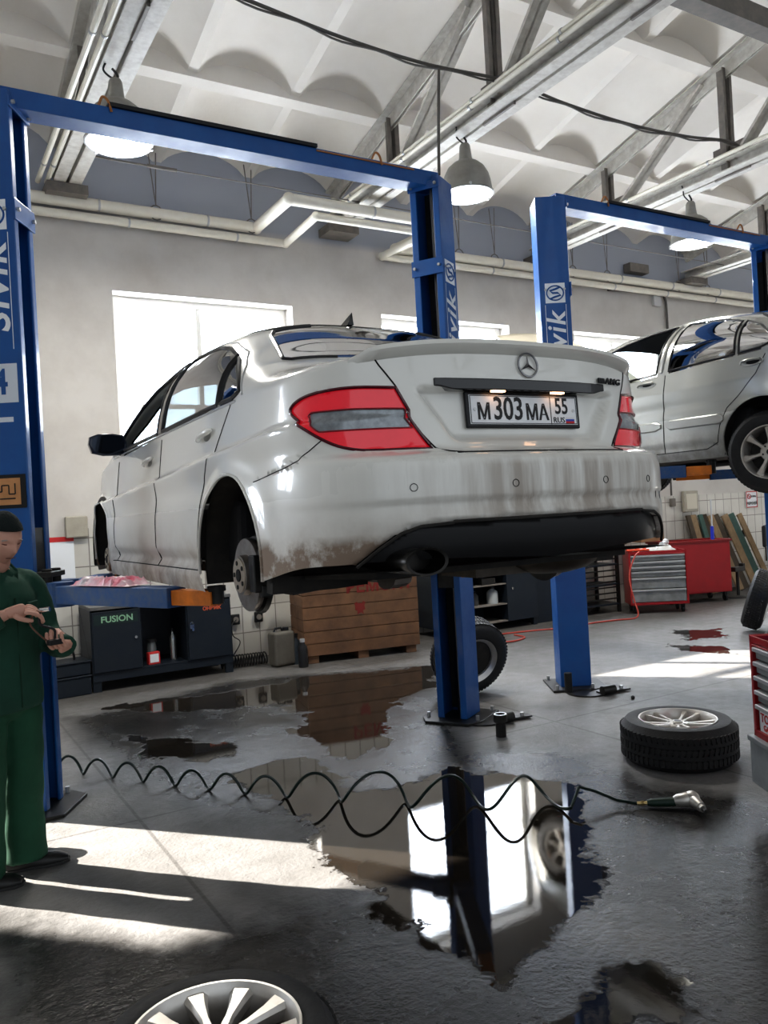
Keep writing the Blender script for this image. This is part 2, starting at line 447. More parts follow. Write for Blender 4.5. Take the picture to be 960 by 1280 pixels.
# ------------------------------------------------------------------ roof trusses
def truss(label):
    e=empty('roof_truss',(0,0,0),label=label,cat='truss',group=None)
    mb=MB()  # bottom chord: two channels with a slot
    for s in (-1,1):
        mb.box2((s*.015,-6,5.1),(s*.135,8.85,5.115));mb.box2((s*.015,-6,5.1),(s*.025,8.85,5.24));
    mb.box2((-.13,-6,5.225),(.13,8.85,5.24))
    mb.build('bottom_chord',M_steelw,e)
    mb=MB()
    y0,y1=8.85,-6
    for s in (-1,1):
        mb.bar((s*.06,y0,zroof(y0)-.06),(s*.06,y1,zroof(y1)-.06),.10,.012)
        mb.bar((s*.02,y0,zroof(y0)-.13),(s*.02,y1,zroof(y1)-.13),.012,.15)
    mb.build('top_chord',M_steelw,e)
    y=7.45
    while y>-5:
        b=MB();
        for s in (-1,1):b.box2((s*.02,y-.055,5.12),(s*.03,y+.055,zroof(y)-.1));b.box2((s*.02,y-.055,5.12),(s*.075,y-.045,zroof(y)-.1))
        b.build('vertical_strut',M_steeld,e)
        b=MB();yy=y-.18
        for s in (-1,1):
            b.bar((s*.035,yy+.05,5.22),(s*.035,yy-1.35,zroof(yy-1.35)-.1),.03,.09,up=(1,0,0))
        b.build('diagonal_strut',M_steelw,e)
        b=MB();b.box2((-.012,y-.28,5.08),(.012,y+.16,5.42));b.build('gusset_plate',M_steeld,e)
        b=MB()
        for k in range(6):b.cyl((-.035,y-.12+.05*k,5.33),(.035,y-.12+.05*k,5.33),.012,n=8)
        y-=1.76
    mb=MB();mb.box2((-.2,8.6,5.0),(.2,8.9,5.1));mb.build('bearing_plate',M_steeld,e)
    return e
tl=['steel roof truss at far left with cream conduits on its lower chord','steel roof truss in the middle carrying the lamp beside the central blue post',
    'steel roof truss above the right lift carrying its bell lamp','steel roof truss at the far right edge of the photo']
t0=truss(tl[0]);t0.location=(1.57,0,0)
for i,x in enumerate((4.73,7.98,11.2)):
    t=copy_tree(t0);t.location=(x,0,0);t['label']=tl[i+1]
# conduits along the lower chords
def conduit(pts,r,label,name='conduit',clips=True):
    e=empty(name,pts[0],label=label,cat='pipe');p0=Vector(pts[0])
    mb=MB();mb.tube([Vector(p)-p0 for p in pts],r,10);mb.build('tube',M_pipe,e,smooth=True)
    if clips:
        L=Vector(pts[-1])-p0;k=int(L.length/1.1)
        for i in range(k):
            q=L*((i+.4)/k);b=MB();d=L.normalized();b.cyl(q-d*.012,q+d*.012,r+.006,n=12);b.build('clip',M_screw,e,smooth=True)
    return e
conduit([(1.31,8.75,5.13),(1.31,-3,5.13)],.025,'left of two cream conduits running along the leftmost truss')
conduit([(1.395,8.75,5.13),(1.395,-3,5.13)],.025,'right of two cream conduits running along the leftmost truss')
conduit([(4.59,8.6,5.27),(4.59,-3,5.27)],.022,'upper cream conduit along the middle truss beam')
conduit([(4.56,8.6,5.20),(4.56,-3,5.20)],.022,'lower cream conduit along the middle truss beam')
conduit([(7.83,8.6,5.26),(7.83,-3,5.26)],.022,'cream conduit along the truss beam above the right lift')
# dark tie beam
mb=MB()
for s in (-1,1):mb.box2((4.80,3.90+s*.07,5.2),(7.9,3.90+s*.05,5.36))
mb.box2((4.80,3.84,5.2),(7.9,3.96,5.215))
tag(mb.build('tie_beam',M_steeld),'dark steel tie beam crossing the top right corner between two trusses','beam')
# heating pipes on the wall
def pipe(pts,r,label,elb=True):
    e=empty('heating_pipe',pts[0],label=label,cat='pipe');p0=Vector(pts[0]);P=[Vector(p)-p0 for p in pts]
    mb=MB()
    for a,b_ in zip(P[:-1],P[1:]):mb.cyl(a,b_,r,n=16)
    for q in P[1:-1]:mb.sphere(q,r*1.15,16,10)
    mb.build('tube',M_pipe,e,smooth=True,angle=60);
    b=MB()
    for i in range(len(P)-1):
        L=(P[i+1]-P[i]);
        if L.length<1.5:continue
        k=int(L.length/1.15)
        for j in range(k):
            q=P[i]+L*((j+.5)/k);d=L.normalized();b.cyl(q-d*.01,q+d*.01,r+.008,n=14)
    b.build('clamp',M_screw,e,smooth=True)
    return e
pipe([(-6.9,8.78,5.02),(3.66,8.78,4.97),(3.66,7.84,4.97),(5.71,7.84,4.97),(5.55,8.78,4.95),(15.9,8.78,4.97)],.062,'thick upper cream heating pipe along the back wall with a jog around the truss')
pipe([(-6.9,8.80,4.87),(4.03,8.80,4.84),(4.03,7.96,4.88),(5.5,7.96,4.88),(5.36,8.80,4.84),(15.9,8.80,4.83)],.045,'thinner lower cream heating pipe along the back wall below the thick one')
hb=MB()
hang=MB();hang.tube([(-.06,0,0),(0,0,-.62)],.006,6);hang.tube([(.03,0,.02),(.0,0,-.62)],.006,6)
hang.tube([(.07*math.cos(a),0,-.70+.08*math.sin(a)) for a in np.linspace(0,2*PI,14)],.007,6)
h0=hang.build('pipe_hanger',M_steeld,loc=(2.5,8.76,5.68));tag(h0,'crossed thin wire hanger rods holding the heating pipes to the roof edge','hanger','pipe hanger wires')
for x in (3.6,6.55,7.15,8.6,9.3,10.9,11.6):
    h=h0.copy();col.objects.link(h);h.location=(x,8.76,5.68)
# thin tie rod with turnbuckle
mb=MB();mb.tube([(1.6,8.12,5.2),(15,8.12,5.14)],.006,6);mb.cyl((2.25,8.12,5.197),(2.55,8.12,5.196),.02,n=8);mb.cyl((1.65,8.12,5.2),(2.25,8.12,5.197),.011,n=8)
tag(mb.build('tie_rod',M_steeld),'thin steel tie rod with turnbuckle strung parallel to the back wall','rod')
# sagging cable
pts=[(1.52,5.45,5.42),(2.3,5.47,5.36),(3.1,5.5,5.30),(3.9,5.52,5.29),(4.73,5.46,5.30),(5.4,5.5,5.27),(6.2,5.47,5.22),(7.0,5.46,5.25),(7.7,5.45,5.32),(8.0,5.45,5.25)]
mb=MB();P=catmull(pts,8);mb.tube(P,.014,8);mb.tube([p+Vector((0,.02*math.sin(i*.9),-.022)) for i,p in enumerate(P)],.009,6)
tag(mb.build('power_cable',M_cable,smooth=True),'thick grey cable bundle sagging between the roof trusses','cable')
mb=MB();mb.tube(catmull([(4.02,5.52,5.29),(3.90,5.38,4.95),(3.78,5.24,4.6),(3.66,5.1,4.17)],6),.012,8)
tag(mb.build('drop_cable',M_cable,smooth=True),'thin vertical cable dropping from the bundle to the central blue post','cable')
# wall conduit boxes etc
mb=MB();mb.tube(catmull([(9.4,8.86,4.80),(10.5,8.86,4.86),(10.66,8.86,4.78),(10.69,8.86,4.60),(10.69,8.86,3.9)],6),.02,8)
tag(mb.build('wall_conduit',M_cable,smooth=True),'thin grey conduit bending down the wall above the silver sedan','conduit')
mb=MB();mb.box((10.0,8.82,5.17),(.42,.14,.14));tag(mb.build('junction_box',M_steeld,bevel=.01),'dark metal junction box on top of the heating pipe behind the right lift','box')
mb=MB();mb.box((10.48,8.87,4.72),(.16,.06,.16));tag(mb.build('wall_box',M_wall,bevel=.01),'small square white box on wall beside the bent conduit','box')
# wall accessories
M_beige=mat('beige_plastic',(.42,.39,.32),.5,var=.4,vscale=9,vcol=(.25,.22,.18))
mb=MB();mb.box((0,0,0),(.22,.06,.22));o=mb.build('electrical_box',M_beige,loc=(1.52,8.86,1.62),bevel=.012)
tag(o,'small beige electrical box on the wall above the tiles left of the white car','box')
e=empty('fuse_box',(10.99,8.88,1.50),label='square cream fuse panel on the tiled wall above the leaning boards',cat='panel')
mb=MB();mb.box((0,-.03,0),(.34,.06,.34));mb.build('housing',M_beige,e,bevel=.01);mb=MB();mb.box((0,-.065,0),(.25,.012,.25));mb.build('door',mat('cream_panel',(.62,.58,.48),.5),e,bevel=.004)
mb=MB();mb.box((0,0,0),(.10,.05,.13));tag(mb.build('light_switch',M_steeld,loc=(10.6,8.87,1.5),bevel=.01),'small dark switch left of the cream fuse panel','switch')
mb=MB();mb.box((0,0,0),(.02,.02,.5));tag(mb.build('wall_cable_duct',M_cable,loc=(10.6,8.885,1.86)),'short vertical cable duct above the dark wall switch','duct')
mb=MB();mb.box((0,0,0),(.5,.03,.75));tag(mb.build('wall_board',mat('pale_board',(.42,.42,.38),.7),loc=(10.02,8.88,1.42),bevel=.005),'pale grey board on tiled wall just right of the white car bumper','board')
# outlets
def outlet(loc,label):
    e=empty('power_outlet',loc,label=label,cat='outlet')
    mb=MB();mb.box((0,0,0),(.10,.035,.12));mb.build('cover',M_black,e,bevel=.01)
    mb=MB();mb.cyl((0,-.018,0),(0,-.028,0),.032,n=16);mb.build('socket_face',M_steeld,e,smooth=True)
    return e
out0=outlet((3.18,8.86,.47),'black wall socket, left of the pair by the bench')
outlet((3.46,8.86,.47),'black wall socket, right of the pair, above the fuel canister')
outlet((12.1,8.86,.9),'dark wall socket behind the workshop stool, left one')
outlet((12.35,8.86,.9),'dark wall socket behind the workshop stool, right one')
mb=MB();mb.tube(catmull([(3.18,8.83,.47),(3.12,8.81,.42),(3.12,8.80,.3),(3.2,8.8,.22),(3.13,8.8,.1),(3.05,8.8,.02)],6),.006,6)
_c=mb.build('cord',M_black,out0,smooth=True);_c.location=(-3.18,-8.86,-.47)
# no-smoking style sign
e=empty('warning_sign',(12.62,8.885,1.47),label='white rectangular warning sign with a red border on the far right tiles',cat='sign')
mb=MB();mb.box((0,0,0),(.30,.012,.28));mb.build('plate',M_white,e)
mb=MB()
for s in (-1,1):mb.box((s*.143,-.008,0),(.014,.004,.28));mb.box((0,-.008,s*.133),(.272,.004,.014))
mb.tube([(-.075+.042*math.cos(a),-.010,.055+.042*math.sin(a)) for a in np.linspace(0,2*PI,20)[:-1]],.006,6,closed=True)
mb.bar((-.105,-.010,.085),(-.045,-.010,.025),.006,.008)
mb.build('border',mat('sign_red',(.55,.03,.03),.5),e)
textobj('lettering','НЕ КУРИТЬ',.045,M_black,e,frame((.045,-.009,.05),(1,0,0),(0,-1,0)),sx=.6)
textobj('lettering','ВЕРХНЕЙ',.06,M_black,e,frame((0,-.009,-.07),(1,0,0),(0,-1,0)),bold=.002)
# papers on tiles at left
e=empty('wall_notice',(1.37,8.888,1.33),label='white paper notices with a red headline on tiles behind the left post',cat='notice')
mb=MB();mb.box((0,0,-.03),(.24,.004,.42));mb.build('sheet',M_white,e);mb=MB();mb.box((0,-.004,.17),(.24,.003,.05));mb.build('headline',mat('sign_red'),e)
# ------------------------------------------------------------------ cars: analytic body shells
def paint(name,base,dirt,low,drips=0.,metal=0.,dz0=.22,dz1=.55):
    m=bpy.data.materials.new(name);m.use_nodes=True;nt=m.node_tree;N=nt.nodes;Lk=nt.links;b=N['Principled BSDF']
    tc=N.new('ShaderNodeTexCoord');sp=N.new('ShaderNodeSeparateXYZ');Lk.new(tc.outputs['Object'],sp.inputs[0])
    def mr(v,a,b_,c=0,d=1):
        n=N.new('ShaderNodeMapRange')
        for i,k in ((1,a),(2,b_),(3,c),(4,d)):n.inputs[i].default_value=k
        Lk.new(v,n.inputs[0]);return n.outputs[0]
    def mth(op,a,b_):
        n=N.new('ShaderNodeMath');n.operation=op;n.use_clamp=op!='ADD'
        for i,v in enumerate((a,b_)):
            if isinstance(v,(int,float)):n.inputs[i].default_value=v
            else:Lk.new(v,n.inputs[i])
        return n.outputs[0]
    def noi(sc,vec=None,d=6):
        n=N.new('ShaderNodeTexNoise');n.inputs['Scale'].default_value=sc;n.inputs['Detail'].default_value=d;n.inputs['Roughness'].default_value=.65
        Lk.new(vec if vec else tc.outputs['Object'],n.inputs['Vector']);return n.outputs[0]
    mp=N.new('ShaderNodeMapping');mp.inputs['Scale'].default_value=(14,14,1.2);Lk.new(tc.outputs['Object'],mp.inputs[0])
    st=noi(1.,mp.outputs[0],4);n1=noi(6.)
    lowm=mr(sp.outputs[2],dz0,dz1,1,0)
    d=mth('MULTIPLY',lowm,mr(n1,.3,.65,low*.35,low))
    n9=noi(9.)
    if drips>0:d=mth('ADD',d,mth('MULTIPLY',mth('MULTIPLY',mr(sp.outputs[1],.80,.60,0,1),mr(sp.outputs[2],.41,.36,0,1)),mr(n9,.40,.58,0,.9)))
    if drips>0:
        rear=mr(sp.outputs[1],.10,.35,1,0)
        band=mth('MULTIPLY',mr(sp.outputs[2],.66,.62,0,1),mr(sp.outputs[2],.40,.5,.5,1))
        cen=mr(mth('ABSOLUTE',mth('ADD',sp.outputs[0],-.12),0),.30,.75,1,.15)
        dr=mth('MULTIPLY',mth('MULTIPLY',rear,band),mth('MULTIPLY',cen,mr(st,.36,.62,.05,drips)))
        d=mth('ADD',d,dr)
    n=N.new('ShaderNodeMix');n.data_type='RGBA';n.clamp_factor=True
    Lk.new(d,n.inputs[0]);n.inputs[6].default_value=(*base,1);n.inputs[7].default_value=(*dirt,1)
    Lk.new(n.outputs[2],b.inputs['Base Color'])
    Lk.new(mr(d,0,.6,.26,.75),b.inputs['Roughness'])
    Lk.new(mr(d,0,.5,.9,0),b.inputs['Coat Weight']);b.inputs['Coat Roughness'].default_value=.05
    b.inputs['Metallic'].default_value=metal
    return m
mat('gloss_black_trim',(.008,.008,.009),.15,coat=.6)
def glass_mat(name,tint,mixf=.5):
    m=bpy.data.materials.new(name);m.use_nodes=True;nt=m.node_tree;N=nt.nodes
    for n in list(N):N.remove(n)
    o=N.new('ShaderNodeOutputMaterial');t=N.new('ShaderNodeBsdfTransparent');g=N.new('ShaderNodeBsdfGlossy');mx=N.new('ShaderNodeMixShader')
    fr=N.new('ShaderNodeLayerWeight');fr.inputs[0].default_value=.35
    mr=N.new('ShaderNodeMapRange');mr.inputs[3].default_value=.08;mr.inputs[4].default_value=.8
    nt.links.new(fr.outputs['Fresnel'],mr.inputs[0]);nt.links.new(mr.outputs[0],mx.inputs[0])
    g.inputs['Roughness'].default_value=.03;t.inputs[0].default_value=(*tint,1)
    nt.links.new(t.outputs[0],mx.inputs[1]);nt.links.new(g.outputs[0],mx.inputs[2]);nt.links.new(mx.outputs[0],o.inputs[0]);return m
M_cglass=glass_mat('tinted_car_glass',(.42,.48,.50))
M_dglass=glass_mat('dark_car_glass',(.07,.08,.09))
M_inter=mat('dark_car_interior',(.02,.02,.022),.8)
M_gap=mat('panel_gap',(.008,.008,.008),.8)
M_under=mat('underbody_coating',(.018,.017,.016),.7,var=.5,vscale=10,vcol=(.06,.05,.04),bump=.4,bscale=15)
M_lred=mat('tail_lamp_red',(.42,.006,.02),.12,coat=1,emit=(1,.02,.04),estr=.12,var=.5,vscale=9,vcol=(.2,.0,.01))
M_lclr=mat('tail_lamp_clear',(.30,.33,.35),.15,coat=1,metal=.3,var=.6,vscale=40,vcol=(.10,.11,.12))
M_disc=mat('brake_disc_steel',(.30,.28,.26),.35,metal=.8,var=.5,vscale=20,vcol=(.12,.09,.07))

def snap(PT,outlines,tol):
    """move 2-D points that lie near an outline onto it"""
    P=PT.copy()
    best=np.full(len(P),1e9);tgt=P.copy()
    for ol,closed in outlines:
        ol=np.array(ol,float);m=len(ol)
        for i in range(m if closed else m-1):
            a=ol[i];b=ol[(i+1)%m];e=b-a;L=e@e
            if L<1e-12:continue
            t=np.clip(((P-a)@e)/L,0,1);q=a+t[:,None]*e
            d=np.hypot(*(P-q).T);k=d<best
            best[k]=d[k];tgt[k]=q[k]
    k=best<tol;P[k]=tgt[k];return P
def inside(P,poly):
    return sd_poly(np.asarray(P,float).reshape(-1,2),poly)>0
def rpoly(pts,n=6):
    """closed rounded polygon through control points"""
    return [(p.x,p.y) for p in catmull([(a,b,0) for a,b in pts],n,True)]
def arc(cx,cz,r,a0,a1,n=24):
    return [(cx+r*math.cos(rad(a)),cz+r*math.sin(rad(a))) for a in np.linspace(a0,a1,n)]

class Car:
    def __init__(s,**k):
        s.__dict__.update(k)
        w=s.W
        # reference perimeter
        pr=[];n=s.nr
        for p in np.linspace(0,PI/2,400):
            pr.append((math.sin(p)**(2/n)*w,s.Yc-s.Yc*math.cos(p)**(2/n),0,p))
        for y in np.linspace(s.Yc,s.Yf,50)[1:-1]:pr.append((w,y,1,y))
        n=s.nf
        for p in np.linspace(PI/2,0,400):
            pr.append((math.sin(p)**(2/n)*w,s.Yf+(s.L-s.Yf)*math.cos(p)**(2/n),2,p))
        pr=np.array(pr);ds=np.hypot(np.diff(pr[:,0]),np.diff(pr[:,1]));S=np.concatenate([[0],np.cumsum(ds)])
        s.S=S;s.pr=pr;s.SL=S[-1];s.sYc=float(np.interp(s.Yc,pr[:449,1],S[:449]))
    def sy(s,y):  # arclength of a point of the side at y (reference)
        k=s.pr[:,1];return float(np.interp(y,k,s.S))
    def sx(s,x):  # arclength on the rear face at lateral x
        return float(np.interp(abs(x),s.pr[:400,0],s.S[:400]))
    def ref(s,sv):
        x=np.interp(sv,s.S,s.pr[:,0]);y=np.interp(sv,s.S,s.pr[:,1]);return x,y
    def side_w(s,y,z):
        return s.W*s.Wy(y)-s.sidein(z,y)
    def P(s,sv,z):
        """left shell point (x negative) for arclength sv and height z"""
        sv=np.asarray(sv,float);z=np.asarray(z,float)
        x0,y0=s.ref(sv)
        fx=x0/s.W
        yr=s.ro(z);yf=s.L-s.fo(z)
        fy=np.where(y0<s.Yc,(s.Yc-y0)/s.Yc,0);ff=np.where(y0>s.Yf,(y0-s.Yf)/(s.L-s.Yf),0)
        y=np.where(y0<s.Yc,s.Yc-(s.Yc-yr)*fy,np.where(y0>s.Yf,s.Yf+(yf-s.Yf)*ff,y0))
        x=-fx*s.side_w(y,z)
        return np.stack([x,y,z],-1)
    def zt(s,sv):
        x0,y0=s.ref(sv)
        r=np.clip(1-y0/ s.Yc,0,1)**.5;f=np.clip((y0-s.Yf)/(s.L-s.Yf),0,1)**.5
        return s.T(y0)+s.trb*(1-(x0/s.W)**3)*np.where(y0<s.Yc,1,0)+s.frb*(1-(x0/s.W)**2)*np.where(y0>s.Yf,1,0)
    # upper body
    def up_side(s,y,z):
        """lateral half width of greenhouse at y, height z"""
        zt=s.T(y);h=np.maximum(s.zc(y)-zt,.01);r=np.clip((z-zt)/h,0,.999)
        n=s.nn(y);sn=r**(n/2);cs=np.sqrt(1-sn*sn)
        return s.side_w(y,zt)*cs**(2/n)*(1-s.lean*(z-zt))
    def up_top(s,x,y):
        """height at lateral x"""
        x=np.abs(np.asarray(x,float));y=np.asarray(y,float);lo=np.zeros_like(x);hi=np.ones_like(x)*PI/2
        zt=s.T(y);h=s.zc(y)-zt;n=s.nn(y);xb=s.side_w(y,zt)
        for _ in range(40):
            m=(lo+hi)/2;z=zt+h*np.sin(m)**(2/n);xx=xb*np.cos(m)**(2/n)*(1-s.lean*(z-zt))
            k=xx>x;lo=np.where(k,m,lo);hi=np.where(k,hi,m)
        return zt+h*np.sin((lo+hi)/2)**(2/n)
    def make(s,root):
        ds=.02
        NU=int(s.SL/ds)+1;su=np.linspace(0,s.SL,NU);NZ=s.NZ
        zt=s.zt(su);x0,y0=s.ref(su)
        zb=s.zb(su)
        t=np.linspace(0,1,NZ+1)
        SS=np.repeat(su[:,None],NZ+1,1);ZZ=zb[:,None]+(zt-zb)[:,None]*t[None,:]
        PT=np.stack([SS.ravel(),ZZ.ravel()],1)
        inner=np.ones((NU,NZ+1),bool);inner[:,NZ]=False;inner[0,:]=False;inner[-1,:]=False
        sn=snap(PT,s.shell_lines,.0105)
        PT=np.where(inner.ravel()[:,None],sn,PT)
        Lp=s.P(PT[:,0],PT[:,1])
        if s.tweak is not None:Lp=s.tweak(s,PT,Lp)
        V=[];F=[];FP=[]
        def idx(i,j):return i*(NZ+1)+j
        nL=len(Lp);Rp=Lp*np.array([-1,1,1])
        V=np.concatenate([Lp,Rp])
        cen=[]
        for i in range(NU-1):
            for j in range(NZ):
                q=(idx(i,j),idx(i+1,j),idx(i+1,j+1),idx(i,j+1))
                F.append(q);F.append(tuple(nL+k for k in reversed(q)))
                c=(PT[q[0]]+PT[q[1]]+PT[q[2]]+PT[q[3]])/4
                cen.append(c);cen.append(c)
        cen=np.array(cen);side=np.tile([-1,1],len(cen)//2)
        part=np.array(['body']*len(cen),dtype=object)
        for nm,poly,both in s.shell_parts:
            k=inside(cen,poly)
            if both=='each':
                part[k&(side<0)]=nm+'|L';part[k&(side>0)]=nm+'|R'
            else:part[k]=nm
        # upper surface
        K=26;ph=PI/2*(1-(1-np.linspace(0,1,K+1))**1.35)
        top=Lp.reshape(NU,NZ+1,3)[:,NZ]
        n0=len(V);UV=[]
        rows=[]
        xb=-top[:,0];yy=top[:,1];zz=top[:,2]
        zc=np.maximum(s.zc(yy),zz);nn=s.nn(yy)
        X=np.zeros((NU,K+1));Z=np.zeros((NU,K+1))
        for k in range(K+1):
            Z[:,k]=zz+(zc-zz)*np.sin(ph[k])**(2/nn)
            X[:,k]=xb*np.maximum(np.cos(ph[k]),0)**(2/nn)*(1-s.lean*(Z[:,k]-zz))
        X[:,K]=0
        Y=np.repeat(yy[:,None],K+1,1)
        # snap side windows in (y,z) and screens in (x,y)
        yz=np.stack([Y.ravel(),Z.ravel()],1);m=np.zeros((NU,K+1),bool);m[1:-1,1:-1]=True
        m&=(Y>s.Yc+.1)&(Y<s.Yf)
        s1=snap(yz,s.side_lines,.0115);mv=(np.abs(s1-yz).sum(1)>0).reshape(NU,K+1)&m&(X>.3)
        s1=s1.reshape(NU,K+1,2)
        X2=s.up_side(s1[...,0],s1[...,1])
        Y=np.where(mv,s1[...,0],Y);Z=np.where(mv,s1[...,1],Z);X=np.where(mv,X2,X)
        xy=np.stack([X.ravel(),Y.ravel()],1)
        s2=snap(xy,s.top_lines,.0135);mv=(np.abs(s2-xy).sum(1)>0).reshape(NU,K+1)&m
        s2=s2.reshape(NU,K+1,2);Z2=s.up_top(s2[...,0],s2[...,1])
        X=np.where(mv,s2[...,0],X);Y=np.where(mv,s2[...,1],Y);Z=np.where(mv,Z2,Z)
        UL=np.stack([-X,Y,Z],-1).reshape(-1,3);UR=UL*np.array([-1,1,1])
        nU=len(UL);V=np.concatenate([V,UL,UR])
        F2=[];P2=[]
        def cls(c):
            x,y,z=abs(c[0]),c[1],c[2]
            return x,y,z
        cc=[]
        for i in range(NU-1):
            for k in range(K):
                q=(n0+i*(K+1)+k,n0+(i+1)*(K+1)+k,n0+(i+1)*(K+1)+k+1,n0+i*(K+1)+k+1)
                F2.append(q);F2.append(tuple(nU+j for j in reversed(q)))
                c=V[list(q)].mean(0);cc.append(c);cc.append(c)
        cc=np.array(cc);side2=np.tile([-1,1],len(cc)//2)
        p2=np.array(['body']*len(cc),dtype=object)
        for nm,poly,both in s.top_parts:
            k=inside(np.stack([np.abs(cc[:,0]),cc[:,1]],1),poly);p2[k]=nm
        for nm,poly,both in s.side_parts:
            k=inside(cc[:,1:3],poly)&(np.abs(cc[:,0])>.3)
            p2[k&(side2<0)]=nm+'|L';p2[k&(side2>0)]=nm+'|R'
        F+=F2;part=np.concatenate([part,p2])
        V=V.tolist()
        # smooth normals of the whole, then split
        me=bpy.data.meshes.new('tmp');me.from_pydata(V,[],F)
        bm=bmesh.new();bm.from_mesh(me);lay=bm.faces.layers.int.new('pid')
        names=sorted(set(part));code={n:i for i,n in enumerate(names)}
        bm.faces.ensure_lookup_table()
        for i,f in enumerate(bm.faces):f[lay]=code[part[i]]
        bmesh.ops.remove_doubles(bm,verts=bm.verts,dist=2e-4)
        bmesh.ops.dissolve_degenerate(bm,edges=bm.edges,dist=1e-5)
        bm.normal_update()
        # orient outward
        out={}
        for n in names:
            if n.startswith('cut'):continue
            out[n]=([],[],[],{})
        for f in bm.faces:
            n=names[f[lay]]
            if n not in out:continue
            vs,fs,ns,mp=out[n];q=[]
            for v in f.verts:
                if v.index not in mp:
                    mp[v.index]=len(vs);vs.append(v.co[:]);ns.append(v.normal[:])
                q.append(mp[v.index])
            fs.append(q)
        bm.free();bpy.data.meshes.remove(me)
        objs={}
        for n,(vs,fs,ns,mp) in out.items():
            nm=n.split('|')[0];base,mt,off,thick=s.part_mats.get(n,s.part_mats.get(nm,s.part_mats['body']))
            vs=np.array(vs);ns=np.array(ns);vs=vs-ns*off*s.nsign if off else vs
            me=bpy.data.meshes.new(base);me.from_pydata(vs.tolist(),[],fs);me.materials.append(mt)
            me.polygons.foreach_set('use_smooth',[True]*len(me.polygons))
            me.normals_split_custom_set_from_vertices((ns).tolist())
            o=bpy.data.objects.new(base,me);col.objects.link(o);o.parent=root
            objs[n]=o
            if thick:
                pass
        s.objs=objs;return objs
    def ribbon(s,pts,r,name,m,parent,kind='shell',mirror=True,n=6,closed=False,mats=None):
        """thin strip following the surface"""
        o=None
        for sg in ((-1,1) if mirror else (-1,)):
            q=[];mb=MB()
            for a,b in pts:
                if kind=='shell':p=s.P(a,b)
                elif kind=='side':p=np.array([-float(s.up_side(a,b)),a,b])
                else:p=np.array([-a,b,float(s.up_top(a,b))])
                q.append((-sg*p[0],p[1],p[2]) if sg>0 else tuple(p))
            mb.tube(q,r,n,closed=closed)
            o=mb.build(name,m,parent,smooth=True,fix=False)
        return o
def dens(pts,n=4,closed=False):
    out=[];k=len(pts)
    for i in range(k if closed else k-1):
        a=pts[i];b=pts[(i+1)%k]
        for j in range(n):out.append((a[0]+(b[0]-a[0])*j/n,a[1]+(b[1]-a[1])*j/n))
    if not closed:out.append(pts[-1])
    return out

# ------------------------------------------------------------------ the white saloon
M_wpaint=paint('white_car_paint',(.76,.75,.70),(.24,.18,.135),.9,drips=.62)
def g(x,c,w):return np.exp(-((x-c)/w)**2)
def sm(x,a,b):
    t=np.clip((x-a)/(b-a),0,1);return t*t*(3-2*t)
YA_R,YA_F,ZA,RA=1.02,3.78,.295,.372
crW=spl([(.3,.80),(1.0,.77),(2.2,.71),(3.4,.66),(4.6,.62)])
def sidein_w(z,y):
    c=crW(y);d=z-c
    r=.030*sm(d,0,.02)*1.0+.10*np.clip(d,0,1)+.0
    r=r+np.where(d<0,.010*sm(-d,0,.10),0)*0+.012*g(d,-.10,.07)
    r=r+.35*np.clip(.25-z,0,.2)**1.3+.03*g(z,.30,.035)*sm(y,1.4,1.5)*(1-sm(y,3.3,3.4))
    for ya in (YA_R,YA_F):
        rr=np.hypot(y-ya,z-ZA);r=r-.016*np.exp(-((rr-RA)/.05)**2)
    return r
rear_w=spl([(.2,.10),(.28,.03),(.36,.006),(.44,.0),(.50,.012),(.515,.0),(.60,.0),(.655,.012),(.672,.060),(.69,.13),(.74,.14),(.85,.145),(.95,.15),(1.02,.16),(1.08,.17)])
C1=Car(W=.885,L=4.58,Yc=.62,Yf=3.95,nr=2.6,nf=2.5,NZ=64,lean=.18,nsign=-1,
  Wy=spl([(0,.97),(.9,.99),(1.6,1.),(3.0,1.),(3.8,.985),(4.6,.95)]),sidein=sidein_w,ro=rear_w,
  fo=spl([(.2,.05),(.4,0),(.6,.04),(.8,.25),(1,.4)]),
  T=spl([(0,.955),(.6,.965),(1.2,.965),(2.2,.95),(3.2,.925),(3.7,.905),(4.2,.83),(4.6,.66)]),trb=.095,frb=.06,
  zc=spl([(0,1.05),(.25,1.065),(.75,1.10),(.92,1.165),(1.15,1.30),(1.45,1.425),(1.8,1.470),(2.3,1.485),(2.8,1.45),(3.05,1.39),(3.5,1.19),(3.9,1.0),(4.2,.92),(4.6,.74)]),
  nn=spl([(0,2.),(.6,2.2),(.9,2.9),(1.4,3.0),(3.0,3.0),(3.6,2.6),(4.0,2.),(4.6,2.)]),
  zb=None,shell_lines=[],shell_parts=[],side_lines=[],side_parts=[],top_lines=[],top_parts=[],part_mats={},tweak=None)
c=C1;S=c.sy;X=c.sx
_zb=spl([(0,.29),(.6,.315),(.95,.305),(1.2,.265),(1.35,.23),(1.7,.165),(5.0,.165),(6.5,.2)])
def zb1(su):
    return _zb(su)
c.zb=zb1
archR=[(S(YA_R)+dx,dz) for dx,dz in arc(0,ZA,RA,-25,205,40)];archF=[(S(YA_F)+dx,dz) for dx,dz in arc(0,ZA,RA,-25,205,40)]
archR=archR+[(archR[-1][0],.0),(archR[0][0],.0)];archF=archF+[(archF[-1][0],.0),(archF[0][0],.0)]
_lo=[(p.x,p.y) for p in catmull([(.586,.905,0),(.74,.912,0),(.86,.908,0),(.96,.897,0),(1.03,.877,0),(1.055,.853,0),(1.02,.826,0),(.94,.784,0),(.87,.744,0),(.80,.712,0),(.72,.694,0),(.64,.690,0)],4)]
lampo=[(X(.445),.690),(X(.475),.735),(X(.508),.79),(X(.538),.84)]+_lo
